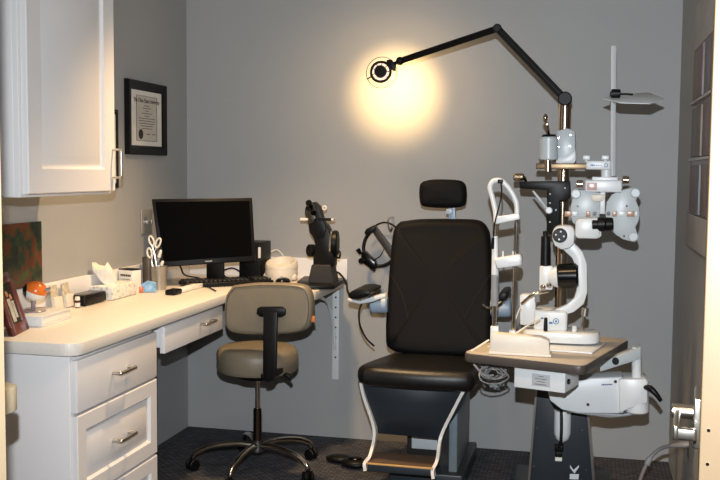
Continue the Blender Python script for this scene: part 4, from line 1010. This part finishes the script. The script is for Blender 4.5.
# ------------------------------------------------------------------ right wall: rack, cord and outlet
def wr(px, py): return atx(px, py, XR)
a, b = wr(689.5, 240), wr(706, 260)
zt4, zb4 = wr(700, 8).z, .0
ya, yb_ = wr(691.0, 240).y, 2.75
z_b = wr(689.6, 243).z
t = thing('file_rack', V((XR, (ya+yb_)/2, z_b)), 'clear three tier brochure rack on the right wall behind the door', 'rack')
zt5 = z_b+ (wr(697, 10).z-z_b)
g = G(); g.bb((XR-.006, yb_, z_b), (XR-.001, ya, zt5), .001); g.build('back_panel', mat('grey_acrylic', (148, 146, 146), .3), t)
n_t = 3; hgt = (zt5-z_b)/n_t
ZZ = [wr(690.5, 212).z, wr(691, 160.5).z, wr(693.6, 106).z]
for k, z in enumerate(ZZ[1:]):
    g = G(); g.bb((XR-.022, yb_, z-.004), (XR-.006, ya-.03, z+.004), .001); g.build('shelf', mat('shelf_plastic', (196, 194, 190), .35), t)
g = G(); g.bb((XR-.02, yb_, z_b), (XR-.006, ya, ZZ[0]), .003); g.build('lower_pocket', mat('pocket_grey', (172, 168, 164), .45, noise=.12, scale=10), t)
g = G(); g.bb((XR-.014, yb_, wr(696, 54).z), (XR-.006, ya-.02, zt5), .003); g.build('upper_pocket', mat('pocket_grey', (172, 168, 164), .45), t)
for k, (z0, z1) in enumerate(((ZZ[0]+.004, ZZ[1]-.02), (ZZ[1]+.01, ZZ[2]-.02), (ZZ[2]+.01, wr(696, 54).z-.004))):
    for j in range(4):
        yy0 = ya-.03-j*.17
        tt = solo(G().bb((XR-.014-.003*(j % 2), yy0-.14, z0), (XR-.007, yy0, z1), .001), 'brochure', mat(('brochure_mauve', 'brochure_grey', 'brochure_brown')[(j+k) % 3], ((122, 104, 106), (112, 112, 118), (120, 106, 96))[(j+k) % 3], .5),
             ('%s brochure in the %s tier of the wall rack, %s' % (('mauve', 'grey', 'brown')[(j+k) % 3], ('lowest', 'middle', 'upper')[k], ('nearest the back wall', 'second from the back wall', 'second from the door', 'nearest the door')[j])), 'brochure', 'brochures in the wall rack')
# power cord running down from the wall outlet
oy = 3.75
oc = V((XR, oy, .30))
oc = atx(690, 444, XR-.0)
P7 = [V((XR-.004, oc.y, oc.z)), at(683, 444.5, oc.y), at(672, 445.5, oc.y+.02), at(660, 449, oc.y+.05), at(650, 458, oc.y+.05), at(644, 470, oc.y+.03), at(640, 481, oc.y), at(639, 495, oc.y-.03)]
t = thing('power_cord', P7[-1], 'grey power cord curving down from the outlet on the right wall', 'cord')
G().tube(P7, .007, 10, 6).build('cord', mat('cord_grey', (128, 122, 120), .4), t)
g = G(); g.tube([P7[0], P7[1], P7[2]], [.016, .015, .010], 12, 4, .8); g.build('plug', mat('plug_grey', (150, 142, 136), .4), t)
g = G(); c = P7[4]*.5+P7[5]*.5; d_ = (P7[5]-P7[4]).normalized(); g.cyl(P7[4], P7[4]+d_*.03, .011, bev=.002); g.build('sleeve', CABLE, t)
solo(G().bb((XR-.005, P7[0].y-.035, P7[0].z-.055), (XR-.0005, P7[0].y+.035, P7[0].z+.055), .002), 'wall_outlet', mat('outlet_dark', (96, 88, 82), .5), 'dark outlet plate low on the right wall', 'outlet')

# ------------------------------------------------------------------ foot pedal and cables on the floor by the chair
p = atz(345, 465, 0)
t = thing('foot_switch', p, 'black foot switch on the carpet left of the footrest', 'foot switch')
g = G(); g.sph(p+V((-.03, .03, .018)), .05, (1.3, .8, .36), 20); g.sph(p+V((.05, -.02, .02)), .06, (1.1, .8, .36), 20); g.build('housing', BLACK, t)
g = G(); g.sph(p+V((.05, -.02, .035)), .035, (1, .8, .4), 16); g.build('pedal', BLACKG, t)
g = G(); g.tube([p+V((.09, .02, .012)), p+V((.15, .12, .008)), p+V((.22, .2, .008)), V((x0_-.075, 3.98, .010))], .006, 8); g.build('cord', BCABLE, t)
